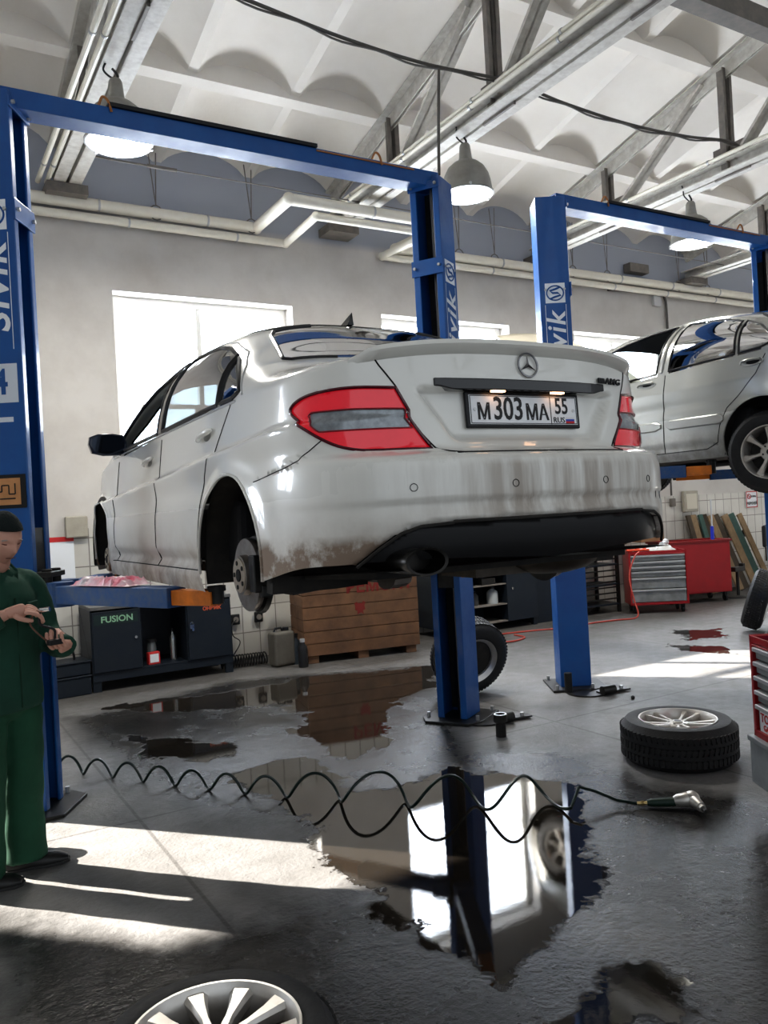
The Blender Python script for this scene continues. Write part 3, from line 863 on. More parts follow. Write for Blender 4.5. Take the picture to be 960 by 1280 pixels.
lampmid=[(.51,.765),(.535,.80),(.555,.832),(.75,.838),(.93,.838),(.945,.828),(.88,.772),(.865,.765),(.7,.765)]
lid=[(-.2,.668),(X(.375),.668),(X(.415),.675),(X(.437),.695),(X(.475),.742),(X(.510),.798),(X(.575),.912),(X(.63),.985),(X(.665),1.03),(X(.68),1.2),(-.2,1.2)]
diff=[(-.2,.436),(X(.45),.432),(X(.56),.425),(X(.62),.405),(X(.68),.36),(X(.74),.30),(X(.77),.0),(-.2,0)]
bump_seam=[(.86,.738),(.93,.702),(1.0,.674),(1.1,.652),(1.22,.636),(1.36,.62)]
bumper=[(-.3,.668),(X(.42),.668),(X(.445),.69),(.64,.690),(.72,.694),(.80,.712)]+bump_seam[0:]+[(S(.70),.5),(S(.66),.3),(S(.66),0),(-.3,0)]
d_rr=[(S(1.02),1.2),(S(1.06),.96),(S(1.22),.80),(S(1.33),.68),(S(1.39),.55),(S(1.43),.40),(S(1.45),.26),(S(2.22),.26),(S(2.20),.6),(S(2.16),1.2)]
d_fr=[(S(2.16),1.2),(S(2.20),.6),(S(2.22),.26),(S(3.28),.26),(S(3.32),.5),(S(3.30),.75),(S(3.26),1.2)]
sill=[(S(1.40),.26),(S(3.40),.26),(S(3.40),0),(S(1.36),0)]
fbump=[(S(4.05),.62),(c.SL+1,.60),(c.SL+1,0),(S(4.10),0)]
fender=[(S(3.3),1.2),(S(3.3),.75),(S(3.32),.5),(S(3.28),.26),(S(3.4),.26),(S(4.1),.0),(S(4.05),.62),(c.SL+.5,.60),(c.SL+.5,1.2)]
c.shell_lines=[(archR,1),(archF,1),(lampo,1),(lampmid,1),(lid,1),(diff,1),(bump_seam,0),(d_rr,1),(d_fr,1),(sill,1),(fbump,1)]
c.shell_parts=[('fender',fender,'each'),('trunk_lid',lid,0),('rear_door',d_rr,'each'),('front_door',d_fr,'each'),('side_sill',sill,'each'),('rear_bumper',bumper,0),('front_bumper',fbump,0),('diffuser',diff,0),('tail_lamp',lampo,'each'),('reverse_lens',lampmid,'each'),('cut',archR,0),('cut',archF,0)]
winq=[(.965,1.005),(1.02,1.055),(1.075,1.10),(1.18,1.175),(1.20,1.185),(1.20,.985),(1.05,.985)]
winr=[(1.235,.985),(1.235,1.205),(1.40,1.27),(1.60,1.315),(1.85,1.345),(2.13,1.355),(2.17,.975)]
winf=[(2.27,.973),(2.23,1.357),(2.50,1.35),(2.75,1.32),(2.95,1.265),(3.15,1.175),(3.35,1.065),(3.50,.965)]
rg=[(-.2,.90),(.40,.905),(.60,.93),(.625,.96),(.59,1.10),(.545,1.27),(.50,1.345),(.3,1.37),(-.2,1.38)]
ws=[(-.2,3.83),(.45,3.79),(.66,3.68),(.66,3.60),(.60,3.40),(.53,3.12),(.45,3.05),(.2,3.02),(-.2,3.02)]
c.side_lines=[(winq,1),(winr,1),(winf,1)];c.top_lines=[(rg,1),(ws,1)]
c.side_parts=[('quarter_window',winq,1),('rear_door_window',winr,1),('cut',winf,1)]
c.top_parts=[('trunk_lid',[(-.2,-1),(.66,-1),(.68,.2),(.62,.78),(-.2,.80)],0),('hood',[(-.2,3.9),(.7,3.85),(.72,4.1),(.6,4.62),(-.2,4.62)],0),('rear_window',rg,0),('windscreen',ws,0)]
pm={'body':('body_shell',M_wpaint,0,0),'trunk_lid':('trunk_lid',M_wpaint,0,0),'rear_bumper':('rear_bumper',M_wpaint,0,0),'front_bumper':('front_bumper',M_wpaint,0,0),
'rear_door':('rear_door',M_wpaint,0,0),'front_door':('front_door',M_wpaint,0,0),'side_sill':('side_sill',M_wpaint,0,0),'fender':('front_fender',M_wpaint,0,0),'hood':('hood',M_wpaint,0,0),
'diffuser':('diffuser',mat('satin_black_trim',(.006,.006,.007),.35),0,0),'tail_lamp':('tail_lamp',M_lred,.005,0),'reverse_lens':('reverse_lens',M_lclr,.005,0),
'quarter_window':('quarter_window',M_cglass,0,0),'rear_door_window':('rear_door_window',M_cglass,0,0),'rear_window':('rear_window',M_dglass,0,0),'windscreen':('windscreen',M_cglass,0,0)}
c.part_mats=pm
def tweak1(s,PT,Lp):
    # number plate recess in the lid and under-strip; diffuser pushed in
    x=-Lp[:,0];z=Lp[:,2];rear=Lp[:,1]<.5
    mx=sm(x,.46,.40);k=rear*mx*sm(z,.700,.730)*(1-sm(z,.885,.90))
    # recess tapers: wider at the top
    w=.29+.13*np.clip((z-.70)/.19,0,1);k=rear*(1-sm(x,w,w+.05))*sm(z,.700,.74)*(1-sm(z,.895,.905))
    Lp[:,1]+=.045*k
    ins=inside(np.stack([PT[:,0],PT[:,1]],1),diff);Lp[:,1]+=np.where(ins,.03,0)
    return Lp
c.tweak=tweak1
car=empty('car',(2.0,2.15,1.12),rad(-.9),label='white sedan with its wheels removed, raised on the blue lift, seen from behind',cat='car')
c.make(car)
# group reverse lens under lamps
for sd in 'LR':
    c.objs['reverse_lens|'+sd].parent=c.objs['tail_lamp|'+sd]
# gaps, trims
gp=.0032
c.ribbon(dens(lid[1:8]+[(X(.645),float(c.zt(X(.645)))-.004)],4),gp,'trunk_gap',M_gap,car)
c.ribbon([(x,.668) for x in np.linspace(0,X(.40),30)],gp,'trunk_gap',M_gap,car)
c.ribbon(dens(bump_seam,4),.0022,'bumper_gap',M_gap,car)
for _a in (archR,archF):c.ribbon(_a[3:-5],.007,'arch_lip',M_wpaint,car)
c.ribbon(dens(d_rr[1:7],5),gp,'door_gap',M_gap,car)
c.ribbon(dens([(S(2.17),.93),(S(2.20),.6),(S(2.22),.26)],10),gp,'door_gap',M_gap,car)
c.ribbon(dens([(S(3.28),.26),(S(3.32),.5),(S(3.30),.75),(S(3.28),.90)],8),gp,'door_gap',M_gap,car)
c.ribbon(dens([(S(1.42),.26),(S(3.36),.26)],60),gp,'sill_gap',M_gap,car)
c.ribbon(dens(lampo,3,True),.006,'lamp_seal',mat('dark_red_lens_rim',(.08,.0,.01),.2,coat=1),car,closed=True)
c.ribbon(dens(lampmid,3,True),.003,'lamp_divider',mat('lamp_divider',(.25,.02,.03),.3),car,closed=True)
M_trim=mat('black_window_trim',(.012,.012,.014),.3)
for wd in (winq,winr,winf):c.ribbon(dens(wd,5,True),.011,'window_seal',M_trim,car,'side',closed=True)
outer=[(.93,.985),(1.0,1.065),(1.065,1.13),(1.19,1.215),(1.40,1.298),(1.62,1.345),(1.85,1.372),(2.2,1.385),(2.50,1.378),(2.76,1.348),(2.97,1.29),(3.18,1.195),(3.38,1.085),(3.56,.957)]
c.ribbon(dens(outer,5),.005,'chrome_window_line',M_silver,car,'side')
c.ribbon(dens([(1.0,.968),(2.2,.955),(3.5,.938)],40),.006,'belt_moulding',M_silver,car,'side')
# B pillar black blades
for sg in (-1,1):
    mb=MB()
    q=[];r2=[]
    for z in np.linspace(.97,1.36,12):
        for y in (2.165-.0*z,2.262):
            q.append((sg*(float(c.up_side(y,z))+.006),y+(1-z)*.08,z))
    mb.add(q,[(2*i,2*i+1,2*i+3,2*i+2) for i in range(11)])
    mb.build('pillar_cover',mat('gloss_black_trim'),car,smooth=True,fix=False)
for wd in (rg,ws):
    q=dens([p for p in wd if p[0]>=0],5);c.ribbon(q,.010,'screen_seal',M_trim,car,'top')
# wheel arch liners, floor pan, inside
for ya in (YA_R,YA_F):
    for sg in (-1,1):
        mb=MB()
        T=Matrix.Translation((0,ya,ZA))@Matrix.Rotation(rad(90),4,'Y')
        # arc about X axis
        vs=[];fs=[];n=28
        for i in range(n+1):
            a=rad(-14+208*i/n)
            for xx,rr in ((.872,RA+.004),(.86,RA+.03),(.60,RA+.035),(.46,RA+.02)):
                vs.append((sg*xx,ya+rr*math.cos(a),ZA+rr*math.sin(a)))
        for i in range(n):
            for k in range(3):fs.append((i*4+k,(i+1)*4+k,(i+1)*4+k+1,i*4+k+1))
        mb.add(vs,fs)
        vs=[(sg*.46,ya,ZA)]+[(sg*.46,ya+(RA+.03)*math.cos(rad(-14+208*i/n)),ZA+(RA+.03)*math.sin(rad(-14+208*i/n))) for i in range(n+1)]
        mb.add(vs,[(0,i+1,i+2) for i in range(n)])
        mb.build('wheel_arch_liner',M_under,car,smooth=True,fix=False)
mb=MB()
pan=[(-.60,.30),(.60,.30),(.74,.60),(.46,.66),(.46,1.40),(.80,1.42),(.80,3.38),(.46,3.40),(.46,4.18),(.72,4.2),(.6,4.5),(-.6,4.5),(-.72,4.2),(-.46,4.18),(-.46,3.40),(-.80,3.38),(-.80,1.42),(-.46,1.40),(-.46,.66),(-.74,.60)]
mb.prism(pan,.245,.29)
mb.build('floor_pan',M_under,car)
mb=MB()
mb.add([(-.62,.07,.285),(.62,.07,.285),(.78,.3,.275),(.80,.64,.26),(-.80,.64,.26),(-.78,.3,.275)],[(0,1,2,3,4,5)]);mb.build('bumper_tray',M_under,car,smooth=False,fix=False)
mb=MB();mb.sphere((.36,.50,.255),.19,14,8,sc=(1.2,1.0,.40));mb.box((.15,.6,.24),(.4,.25,.09));mb.tube(catmull([(-.45,.5,.22),(-.2,.8,.2),(-.1,1.4,.18),(-.1,3,.17)],6),.035,10)
mb.build('exhaust_silencer',mat('rusty_exhaust_steel',(.10,.085,.07),.5,metal=.5,var=.6,vscale=12,vcol=(.04,.03,.02)),car,smooth=True)
mb=MB();mb.sphere((0,1.02,.30),.14,14,8,sc=(1,1.1,.9))
for sg in (-1,1):
    mb.tube([(sg*.1,1.02,.29),(sg*.68,1.02,.265)],.022,8)
    mb.tube([(sg*.2,.85,.26),(sg*.68,.97,.20)],[.035,.025],8);mb.tube([(sg*.3,1.3,.25),(sg*.68,1.08,.20)],[.03,.022],8)
    mb.box((sg*.45,.98,.20),(.42,.13,.05),ry=sg*.08)
    mb.tube([(sg*.5,1.0,.2),(sg*.52,1.0,.52)],.04,10)
mb.build('rear_suspension',M_blackm,car,smooth=True,angle=40)
for sg,lx in ((-1,-.53),):
    mb=MB();T=Matrix.Translation((lx*1.05,.045,.312))@Matrix.Rotation(rad(-90),4,'X')@Matrix.Diagonal((1,.56,1,1))
    mb.lathe([(.076,.35),(.080,.03),(.086,0),(.082,-.012),(.070,-.010),(.066,.02),(.064,.30)],28,M=T)
    mb.add([(lx*1.05+.064*math.cos(2*PI*i/20),.12,.312+.036*math.sin(2*PI*i/20)) for i in range(20)],[tuple(range(20))])
    mb.build('exhaust_tip',mat('sooty_exhaust',(.03,.028,.026),.35,metal=.8),car,smooth=True,fix=False)
# brake assemblies
def brake(sg,ya,z=.252,xh=.845):
    M=Matrix.Translation((sg*xh,ya,z))@Matrix.Rotation(rad(90)*sg,4,'Y')
    mb=MB();mb.lathe([(.0,-.055),(.15,-.055),(.152,-.045),(.152,-.035),(.15,-.03),(.085,-.03),(.082,.0),(.03,.0),(0,0)],36,M=M);d=mb.build('brake_disc',M_disc,car,smooth=True,angle=30)
    mb=MB();mb.lathe([(0,.004),(.070,.004),(.073,-.002),(.073,-.012)],30,M=M)
    h=mb.build('wheel_hub',mat('hub_face_steel',(.38,.33,.27),.45,metal=.6,var=.4,vscale=30,vcol=(.16,.12,.09)),d,smooth=True,angle=30)
    mb=MB()
    for i in range(5):
        a=2*PI*i/5+.3;mb.cyl((.052*math.cos(a),.052*math.sin(a),.0),(.052*math.cos(a),.052*math.sin(a),.0065),.010,n=10,M=M)
    mb.cyl((0,0,.0),(0,0,.008),.026,n=16,M=M)
    mb.build('bolt_holes',M_gap,d,smooth=True)
    mb=MB();mb.lathe([(.09,-.07),(.158,-.068),(.165,-.085),(.09,-.09)],24,M=M,a0=rad(-60),a1=rad(250));mb.build('dust_shield',M_blackm,d,smooth=True)
    mb=MB();a=rad(0)
    mb.box((sg*(xh-.055),ya-.125,z+.01),(.10,.06,.15));mb.box((sg*(xh-.02),ya-.12,z+.01),(.03,.045,.09));mb.box((sg*(xh-.055),ya-.15,z+.08),(.05,.03,.05));mb.box((sg*(xh-.055),ya-.15,z-.06),(.05,.03,.05))
    mb.build('brake_caliper',M_blackm,d,bevel=.006)
for sg in (-1,1):
    brake(sg,YA_R);brake(sg,YA_F)
# lid furniture ------------------------------------------------
def rear_y(x,z):
    """rear face y of shell at lateral x"""
    yr=float(c.ro(z));w=float(c.side_w(.2,z));f=min(abs(x)/w,1);return c.Yc-(c.Yc-yr)*(1-f**c.nr)**(1/c.nr)
def strip_mesh(xs,zlo,zhi,off,thick):
    mb=MB();n=len(xs);vs=[]
    for x in xs:
        for z in (zlo(x),zhi(x)):
            y=rear_y(x,z);vs.append((x,y-off,z));
    for x in xs:
        for z in (zlo(x),zhi(x)):vs.append((x,rear_y(x,z)-off+thick,z))
    o=2*n;fs=[]
    for i in range(n-1):
        a=2*i;fs+=[(a,a+2,a+3,a+1),(a,o+a,o+a+2,a+2),(a+1,a+3,o+a+3,o+a+1)]
    fs+=[(0,1,o+1,o),(2*n-2,o+2*n-2,o+2*n-1,2*n-1)]
    mb.add(vs,fs);return mb
mb=strip_mesh(np.linspace(-.40,.40,40),lambda x:.895+.014*sm(abs(x),.32,.40),lambda x:.937-.0*x,.008,.05)
gs=mb.build('grip_strip',mat('gloss_black_trim',(.008,.008,.009),.15,coat=.6),car,bevel=.004)
for x in (-.14,.14):
    mb=MB();mb.box((x,rear_y(x,.9)+.004,.8925),(.055,.018,.006));mb.build('plate_light',mat('warm_plate_light',(1,.75,.5),.4,emit=(1,.55,.3),estr=2.5),gs)
# spoiler lip
sp_=MB();n=50;vs=[];fs=[]
for i in range(n+1):
    x=-.67+1.34*i/n;sv=X(x);z=float(c.zt(sv));y=rear_y(x,min(z,1.05));e=1-sm(abs(x),.60,.67)
    for dy,dz in ((.07,.002),(.02,.016*e+.001),(-.030*e-.002,.026*e),(-.036*e-.003,.014*e-.004),(-.004,-.022),(.03,-.02)):
        vs.append((x,y+dy,z+dz))
for i in range(n):
    for k in range(5):fs.append((i*6+k,(i+1)*6+k,(i+1)*6+k+1,i*6+k+1))
sp_.add(vs,fs);sp_.build('spoiler',M_wpaint,car,smooth=True,angle=60,fix=False)
# number plate
py=rear_y(0,.82)+.052
PL=frame((0,py-.012,.828),(1,0,0),(0,-1,.06))
mb=MB();mb.box((0,0,0),(.535,.132,.014),M=PL);pf=mb.build('plate_frame',M_black,car,bevel=.005)
mb=MB();mb.box((0,.001,.007),(.508,.107,.004),M=PL);npl=mb.build('number_plate',mat('plate_white',(.80,.82,.84),.4,var=.3,vscale=20,vcol=(.6,.6,.6)),car,bevel=.001)
mb=MB();mb.box((.122,.001,.0095),(.003,.105,.0012),M=PL)
for s_ in (-1,1):mb.box((0,.001+s_*.050,.0095),(.50,.0025,.0012),M=PL);mb.box((s_*.2495,.001,.0095),(.0025,.10,.0012),M=PL)
mb.build('plate_border',M_black,npl)
zt_=.0098
Z=Matrix.Translation
textobj('plate_text','М',.082,M_black,npl,PL@Z((-.192,-.010,zt_)),bold=.0015,sx=.86)
textobj('plate_text','303',.118,M_black,npl,PL@Z((-.080,.001,zt_)),bold=.0015,sx=.80)
textobj('plate_text','МА',.082,M_black,npl,PL@Z((.055,-.010,zt_)),bold=.0015,sx=.86)
textobj('plate_text','55',.085,M_black,npl,PL@Z((.176,.015,zt_)),bold=.001,sx=.80)
textobj('plate_text','RUS',.030,M_black,npl,PL@Z((.160,-.036,zt_)),sx=1.1)
for i,(cc_) in enumerate(((.7,.7,.72),(.02,.06,.4),(.5,.02,.02))):
    mb=MB();mb.box((.215,-.0275-.008*i,zt_),(.042,.008,.001),M=PL);mb.build('flag_stripe',mat('flag%d'%i,cc_,.5),npl)
for x_ in (-.232,.234):
    mb=MB();mb.cyl((x_,.001,.009),(x_,.001,.012),.006,n=12,M=PL);mb.build('plate_screw',M_screw,npl,smooth=True)
# badge: three pointed star in ring
yb=rear_y(0,.99);B=frame((0,yb-.008,.992),(1,0,0),(0,-1,.10))
mb=MB();mb.tube([(.044*math.cos(a),.044*math.sin(a),.0) for a in np.linspace(0,2*PI,40)[:-1]],.0038,8,closed=True,M=B)
for k in range(3):
    a=rad(90+120*k);d=Vector((math.cos(a),math.sin(a),0));p=Vector((-d.y,d.x,0))
    mb.add([d*.043,p*.0075-d*.004,-p*.0075-d*.004,Vector((0,0,.007))],[(0,1,3),(0,3,2),(0,2,1)],M=B)
mb.build('star_badge',mat('dark_chrome',(.25,.25,.26),.2,metal=1),car,smooth=False)
yb=rear_y(.445,.95);_dx=(rear_y(.47,.95)-rear_y(.42,.95))/.05
B=frame((.445,yb-.004,.950),(1,_dx,0),(_dx,-1,.1))
mb=MB()
for k in range(3):mb.box((-.062+.015*k-.015,0,.003),(.0125,.020,.006),M=B)
mb.build('badge_bars',M_black,car)
textobj('lettering','AMG',.035,M_black,car,B@Z((.018,0,.004)),bold=.0006,ext=.003,spacing=1.15,sx=1.35,shear=.2)
# parking sensors, tow cover
for x_ in (-.56,-.20,.22,.50):
    y_=rear_y(x_,.555);e_=.012
    n_=Vector((x_-0,0,0));dx=(rear_y(x_+.02,.555)-rear_y(x_-.02,.555))/.04
    B=frame((x_,y_-.001,.555),(1,dx,0),(dx,-1,0))
    mb=MB();mb.tube([(.0125*math.cos(a),.0125*math.sin(a),0) for a in np.linspace(0,2*PI,20)[:-1]],.0012,6,closed=True,M=B);mb.build('parking_sensor',M_gap,car,smooth=True)
x_=.62;y_=rear_y(x_,.50);dx=(rear_y(x_+.02,.5)-rear_y(x_-.02,.5))/.04;B=frame((x_,y_-.001,.495),(1,dx,0),(dx,-1,0))
mb=MB();mb.tube([(-.035,.03,0),(.035,.03,0),(.035,-.03,0),(-.035,-.03,0)],.0012,6,closed=True,M=B);mb.build('tow_cover',M_gap,car)
# reflector-side lip on diffuser edge
c.ribbon(dens([p for p in diff[1:6]],5),.006,'diffuser_edge',M_under,car)
c.ribbon([(x,.436) for x in np.linspace(0,X(.45),24)],.006,'diffuser_edge',M_under,car)
# door handles
def handle(y,z,sg,C=c,parent=car,m=M_wpaint,L=.20,drop=.015):
    w=float(C.side_w(y,z))
    mb=MB();q=[];
    for t in np.linspace(-1,1,9):
        q.append((sg*(w+.012+.018*(1-t*t)),y+t*L/2,z-t*drop))
    mb.tube(q,[.006]+[.013]*7+[.006],10);return mb.build('door_handle',m,parent,smooth=True)
def handle_recess(y,z,sg,C=c,parent=car):
    w=float(C.side_w(y,z));mb=MB();mb.sphere((sg*(w-.004),y,z),.05,14,8,sc=(.18,1.2,.55));return mb.build('handle_recess',mat('handle_shadow',(.25,.25,.24),.5),parent,smooth=True)
for sg in (-1,1):
    for yy in (1.36,2.42):
        handle(yy,.865-(yy-1.3)*.03,sg);handle_recess(yy,.86-(yy-1.3)*.03,sg)
# mirrors
for sg in (-1,1):
    mb=MB();yy,zz_=3.20,1.0
    w=float(c.side_w(yy,.95))
    T=Matrix.Translation((sg*(w+.095),yy,zz_-.005))
    prof=[(-.11,-.045),(-.115,.02),(-.10,.065),(-.03,.078),(.06,.075),(.11,.055),(.118,.01),(.10,-.045),(.03,-.062),(-.06,-.060)]
    if sg<0:prof=[(-a,b) for a,b in prof][::-1]
    vs=[];fs=[];n=len(prof)
    lay=[(-.055,.94),(-.05,1.0),(-.01,1.0),(.05,.88),(.09,.55),(.10,.2)]
    for (dy,sc) in lay:
        for a,b in prof:vs.append((sg*0+a*sc,dy,b*sc))
    for k in range(len(lay)-1):
        for i in range(n):fs.append((k*n+i,k*n+(i+1)%n,(k+1)*n+(i+1)%n,(k+1)*n+i))
    fs.append(tuple(range(n)));fs.append(tuple((len(lay)-1)*n+i for i in range(n)))
    mb.add(vs,fs,M=T);mm=mb.build('side_mirror',mat('mirror_housing_dark',(.015,.02,.035),.25,coat=.5),car,smooth=True,angle=50)
    mb=MB();mb.tube([(sg*(w-.03),yy+.03,.955),(sg*(w+.04),yy+.02,.965)],.022,8);mb.build('mirror_arm',M_trim,mm,smooth=True)
    mb=MB();mb.add([(a*.86,-.0565,b*.86) for a,b in prof],[tuple(range(n))],M=T);mb.build('mirror_glass',mat('dark_mirror',(.05,.06,.08),.06,metal=.9),mm,fix=False)
# roof, antenna
mb=MB()
vs=[];fs=[];ys_=np.linspace(1.40,2.98,30);xs_=np.linspace(-.50,.50,20)
for y_ in ys_:
    for x_ in xs_:vs.append((x_,y_,float(c.up_top(x_,y_))+.004))
for i in range(29):
    for k in range(19):fs.append((i*20+k,i*20+k+1,(i+1)*20+k+1,(i+1)*20+k))
mb.add(vs,fs);mb.build('glass_roof',mat('black_glass_roof',(.006,.007,.010),.05,coat=1),car,smooth=True,fix=False)
mb=MB();vs=[(v[0]*1.03,v[1],v[2]-.035) for v in vs];mb.add(vs,fs);mb.build('headliner',mat('grey_headliner',(.16,.16,.16),.9),car,smooth=True,fix=False)
mb=MB();zr=float(c.up_top(0,1.62));mb.add([(-.018,1.52,zr),(.018,1.52,zr),(.012,1.66,zr),(-.012,1.66,zr),(0,1.50,zr+.06),(0,1.56,zr+.045)],[(0,1,4),(1,2,5,4),(2,3,5),(3,0,4,5)]);mb.build('roof_antenna',mat('gloss_black_trim'),car,fix=False)
# interior
mb=MB();mb.box((0,2.4,.42),(1.5,2.3,.30));mb.box((0,3.55,.78),(1.40,.45,.24));mb.box((0,1.12,.90),(1.3,.36,.12))
mb.build('cabin_lining',M_inter,car,bevel=.03)
for x_,y_ in ((-.36,2.45),(.36,2.45)):
    mb=MB();mb.box((x_,y_+.2,.62),(.5,.5,.14));mb.box((x_,y_-.12,.86),(.48,.14,.56),rx=.2);mb.box((x_,y_-.22,1.19),(.26,.09,.16),rx=.2);mb.build('front_seat',M_inter,car,bevel=.03,bseg=3)
mb=MB();mb.box((0,1.50,.62),(1.25,.5,.14));mb.box((0,1.33,.84),(1.25,.14,.46),rx=.3);mb.build('rear_seat',M_inter,car,bevel=.03,bseg=3)
# ------------------------------------------------------------------ wheels (used by the car and on the floor)
def wheel_parts(root,R=.335,w=.225,rr=.222,spokes=10,studs=False,seed=1,paired=False,flat=False,wide=1.):
    """wheel about local Z axis, outer face up (+z = w/2)"""
    h=w/2;mb=MB()
    prof=[(rr-.004,h-.012),(rr+.006,h-.004),(rr+.02,h-.001),(rr+(R-rr)*.35,h+.004),(rr+(R-rr)*.7,h-.002),(R-.022,h-.016),(R-.007,h-.034)]
    k=5
    for i in range(k):
        z0=h-.04-(2*h-.08)*i/k;z1=h-.04-(2*h-.08)*(i+1)/k
        prof+=[(R,z0-.001),(R,z1+.006),(R-.008,z1+.005),(R-.008,z1)]
    prof+=[(R-.007,-h+.034),(R-.022,-h+.016),(rr+(R-rr)*.7,-h+.002),(rr+(R-rr)*.35,-h-.002),(rr+.006,-h+.004),(rr-.004,-h+.012)]
    mb.lathe(prof,72)
    if not flat:ty=mb.build('tyre',M_rubber,root,smooth=True,angle=38)
    # tread blocks
    if not flat:mb=MB()
    n=64
    for i in range(n):
        for q,(za,zb_) in enumerate(((h-.036,h-.078),(-h+.036,-h+.078),(.022,-.022))):
            a=2*PI*(i+.3*q)/n
            M=Matrix.Rotation(a,4,'Z')@Matrix.Translation((R-.001,0,(za+zb_)/2))@Matrix.Rotation(.25*(1-q),4,'X')
            mb.box((0,0,0),(.010,2*PI*R/n*.66,abs(za-zb_)),M=M)
    if flat:mb.build('tyre',M_rubber,root,smooth=True,angle=38)
    else:mb.build('tread_blocks',M_rubber,ty)
    if studs:
        mb=MB();rnd=random.Random(seed)
        for i in range(110):
            a=rnd.uniform(0,2*PI);z=rnd.choice((-1,1))*rnd.uniform(.03,h-.03)
            M=Matrix.Rotation(a,4,'Z')@Matrix.Translation((R+.004,0,z));mb.cyl((0,0,0),(.004,0,0),.0032,n=6,M=M)
        mb.build('tyre_studs',M_chrome,ty)
    mb=MB()
    mb.lathe([(rr+.006,h-.004),(rr+.004,h+.003),(rr-.003,h+.002),(rr-.010,h-.010),(rr-.018,h-.03),(rr-.026,h-.09),(rr-.03,-h+.03),(rr-.004,-h+.006),(rr+.004,-h)],60)
    rim=mb.build('rim',M_alloy,root,smooth=True,angle=35)
    if flat:rim=root
    mb=MB()
    zf=h-.022
    def spoke(a,w0,w1):
        M=Matrix.Rotation(a,4,'Z')
        r0,r1=.045,rr-.005
        st=[(r0,w0,zf-.006),(r0+(r1-r0)*.35,w0*.75,zf-.001),(r0+(r1-r0)*.7,(w0+w1)/2.2,zf+.004),(r1,w1*1.15,zf+.011)]
        vs=[];fs=[]
        for r,ww,z in st:
            vs+=[(r,-ww,z-.012),(r,-ww*.62,z),(r,ww*.62,z),(r,ww,z-.012),(r,ww*.8,z-.045),(r,-ww*.8,z-.045)]
        for i in range(3):
            for j in range(6):fs.append((i*6+j,(i+1)*6+j,(i+1)*6+(j+1)%6,i*6+(j+1)%6))
        mb.add(vs,fs,M=M)
    for i in range(spokes):
        if paired:
            a=2*PI*(i//2)/(spokes/2);a+=(.20 if i%2 else -.20);spoke(a,.013,.019)
        else:spoke(2*PI*i/spokes,.017*min(wide,1.1),(.030 if spokes<9 else .022)*wide)
    mb.lathe([(0,zf+.004),(.026,zf+.004),(.030,zf-.001),(.030,zf-.006),(.060,zf-.004),(.072,zf-.014),(.074,zf-.05),(0,zf-.05)],36)
    mb.build('spokes',M_alloy,rim,smooth=True,angle=30)
    mb=MB();mb.lathe([(0,zf+.0045),(.022,zf+.0045),(.022,zf-.002)],20)
    for i in range(5):
        a=2*PI*(i+.5)/5;mb.cyl((.052*math.cos(a),.052*math.sin(a),zf-.0065),(.052*math.cos(a),.052*math.sin(a),zf-.0025),.0075,n=10)
    mb.build('centre_cap',M_blackm,rim,smooth=True,angle=40)
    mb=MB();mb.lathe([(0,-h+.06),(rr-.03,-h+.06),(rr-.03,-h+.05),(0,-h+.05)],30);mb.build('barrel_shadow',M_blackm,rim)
    return root
# ------------------------------------------------------------------ the silver saloon on the other lift
M_spaint=paint('silver_car_paint',(.40,.40,.37),(.12,.10,.08),.8,metal=.35)
Y2R,Y2F,Z2,R2=.98,3.515,.29,.335
def sidein_s(z,y):
    r=.20*np.clip(z-.78,0,1)**1.0+.05*np.clip(z-.60,0,.2)+.02*g(z,.42,.05)*0
    r=r+.5*np.clip(.27-z,0,.2)**1.3+.010*g(z,.64,.05)+.012*sm(z,.36,.28)
    for ya in (Y2R,Y2F):
        rr=np.hypot(y-ya,z-Z2);r=r-.010*np.exp(-((rr-R2)/.06)**2)
    return r
C2=Car(W=.853,L=4.43,Yc=.60,Yf=3.8,nr=2.5,nf=2.4,NZ=60,lean=.22,nsign=-1,
  Wy=spl([(0,.97),(.9,.99),(1.6,1.),(3.0,1.),(3.8,.98),(4.5,.94)]),sidein=sidein_s,
  ro=spl([(.2,.08),(.35,.01),(.5,.0),(.6,.02),(.64,.06),(.8,.08),(.95,.11),(1.1,.14)]),fo=spl([(.2,.05),(.4,0),(.6,.05),(.8,.25),(1,.4)]),
  T=spl([(0,.97),(.8,.975),(1.5,.955),(2.4,.92),(3.1,.895),(3.7,.86),(4.1,.78),(4.5,.66)]),trb=.07,frb=.05,
  zc=spl([(0,1.05),(.35,1.07),(.6,1.10),(.85,1.22),(1.15,1.345),(1.5,1.42),(2.0,1.455),(2.5,1.445),(2.85,1.39),(3.3,1.17),(3.6,1.0),(3.9,.90),(4.5,.72)]),
  nn=spl([(0,2.),(.5,2.2),(.9,2.9),(1.4,3.0),(2.8,3.0),(3.3,2.6),(3.7,2.),(4.5,2.)]),
  zb=spl([(0,.25),(.6,.24),(1.5,.19),(5.0,.19),(6.5,.2)]),part_mats={},tweak=None)
c=C2;S=c.sy;X=c.sx
aR=[(S(Y2R)+dx,dz) for dx,dz in arc(0,Z2,R2,-25,205,40)];aF=[(S(Y2F)+dx,dz) for dx,dz in arc(0,Z2,R2,-25,205,40)]
aR+=[(aR[-1][0],.0),(aR[0][0],.0)];aF+=[(aF[-1][0],.0),(aF[0][0],.0)]
lamp2=[(X(.50),.68),(X(.52),.90),(.75,.91),(.86,.90),(.95,.865),(.98,.79),(.90,.71),(.75,.68)]
lid2=[(-.2,.62),(X(.46),.62),(X(.49),.66),(X(.52),.92),(X(.62),1.2),(-.2,1.2)]
bmp2=[(-.3,.62),(X(.47),.62),(X(.49),.665),(S(.17),.69),(S(.28),.62),(S(.63),.60),(S(.60),0),(-.3,0)]
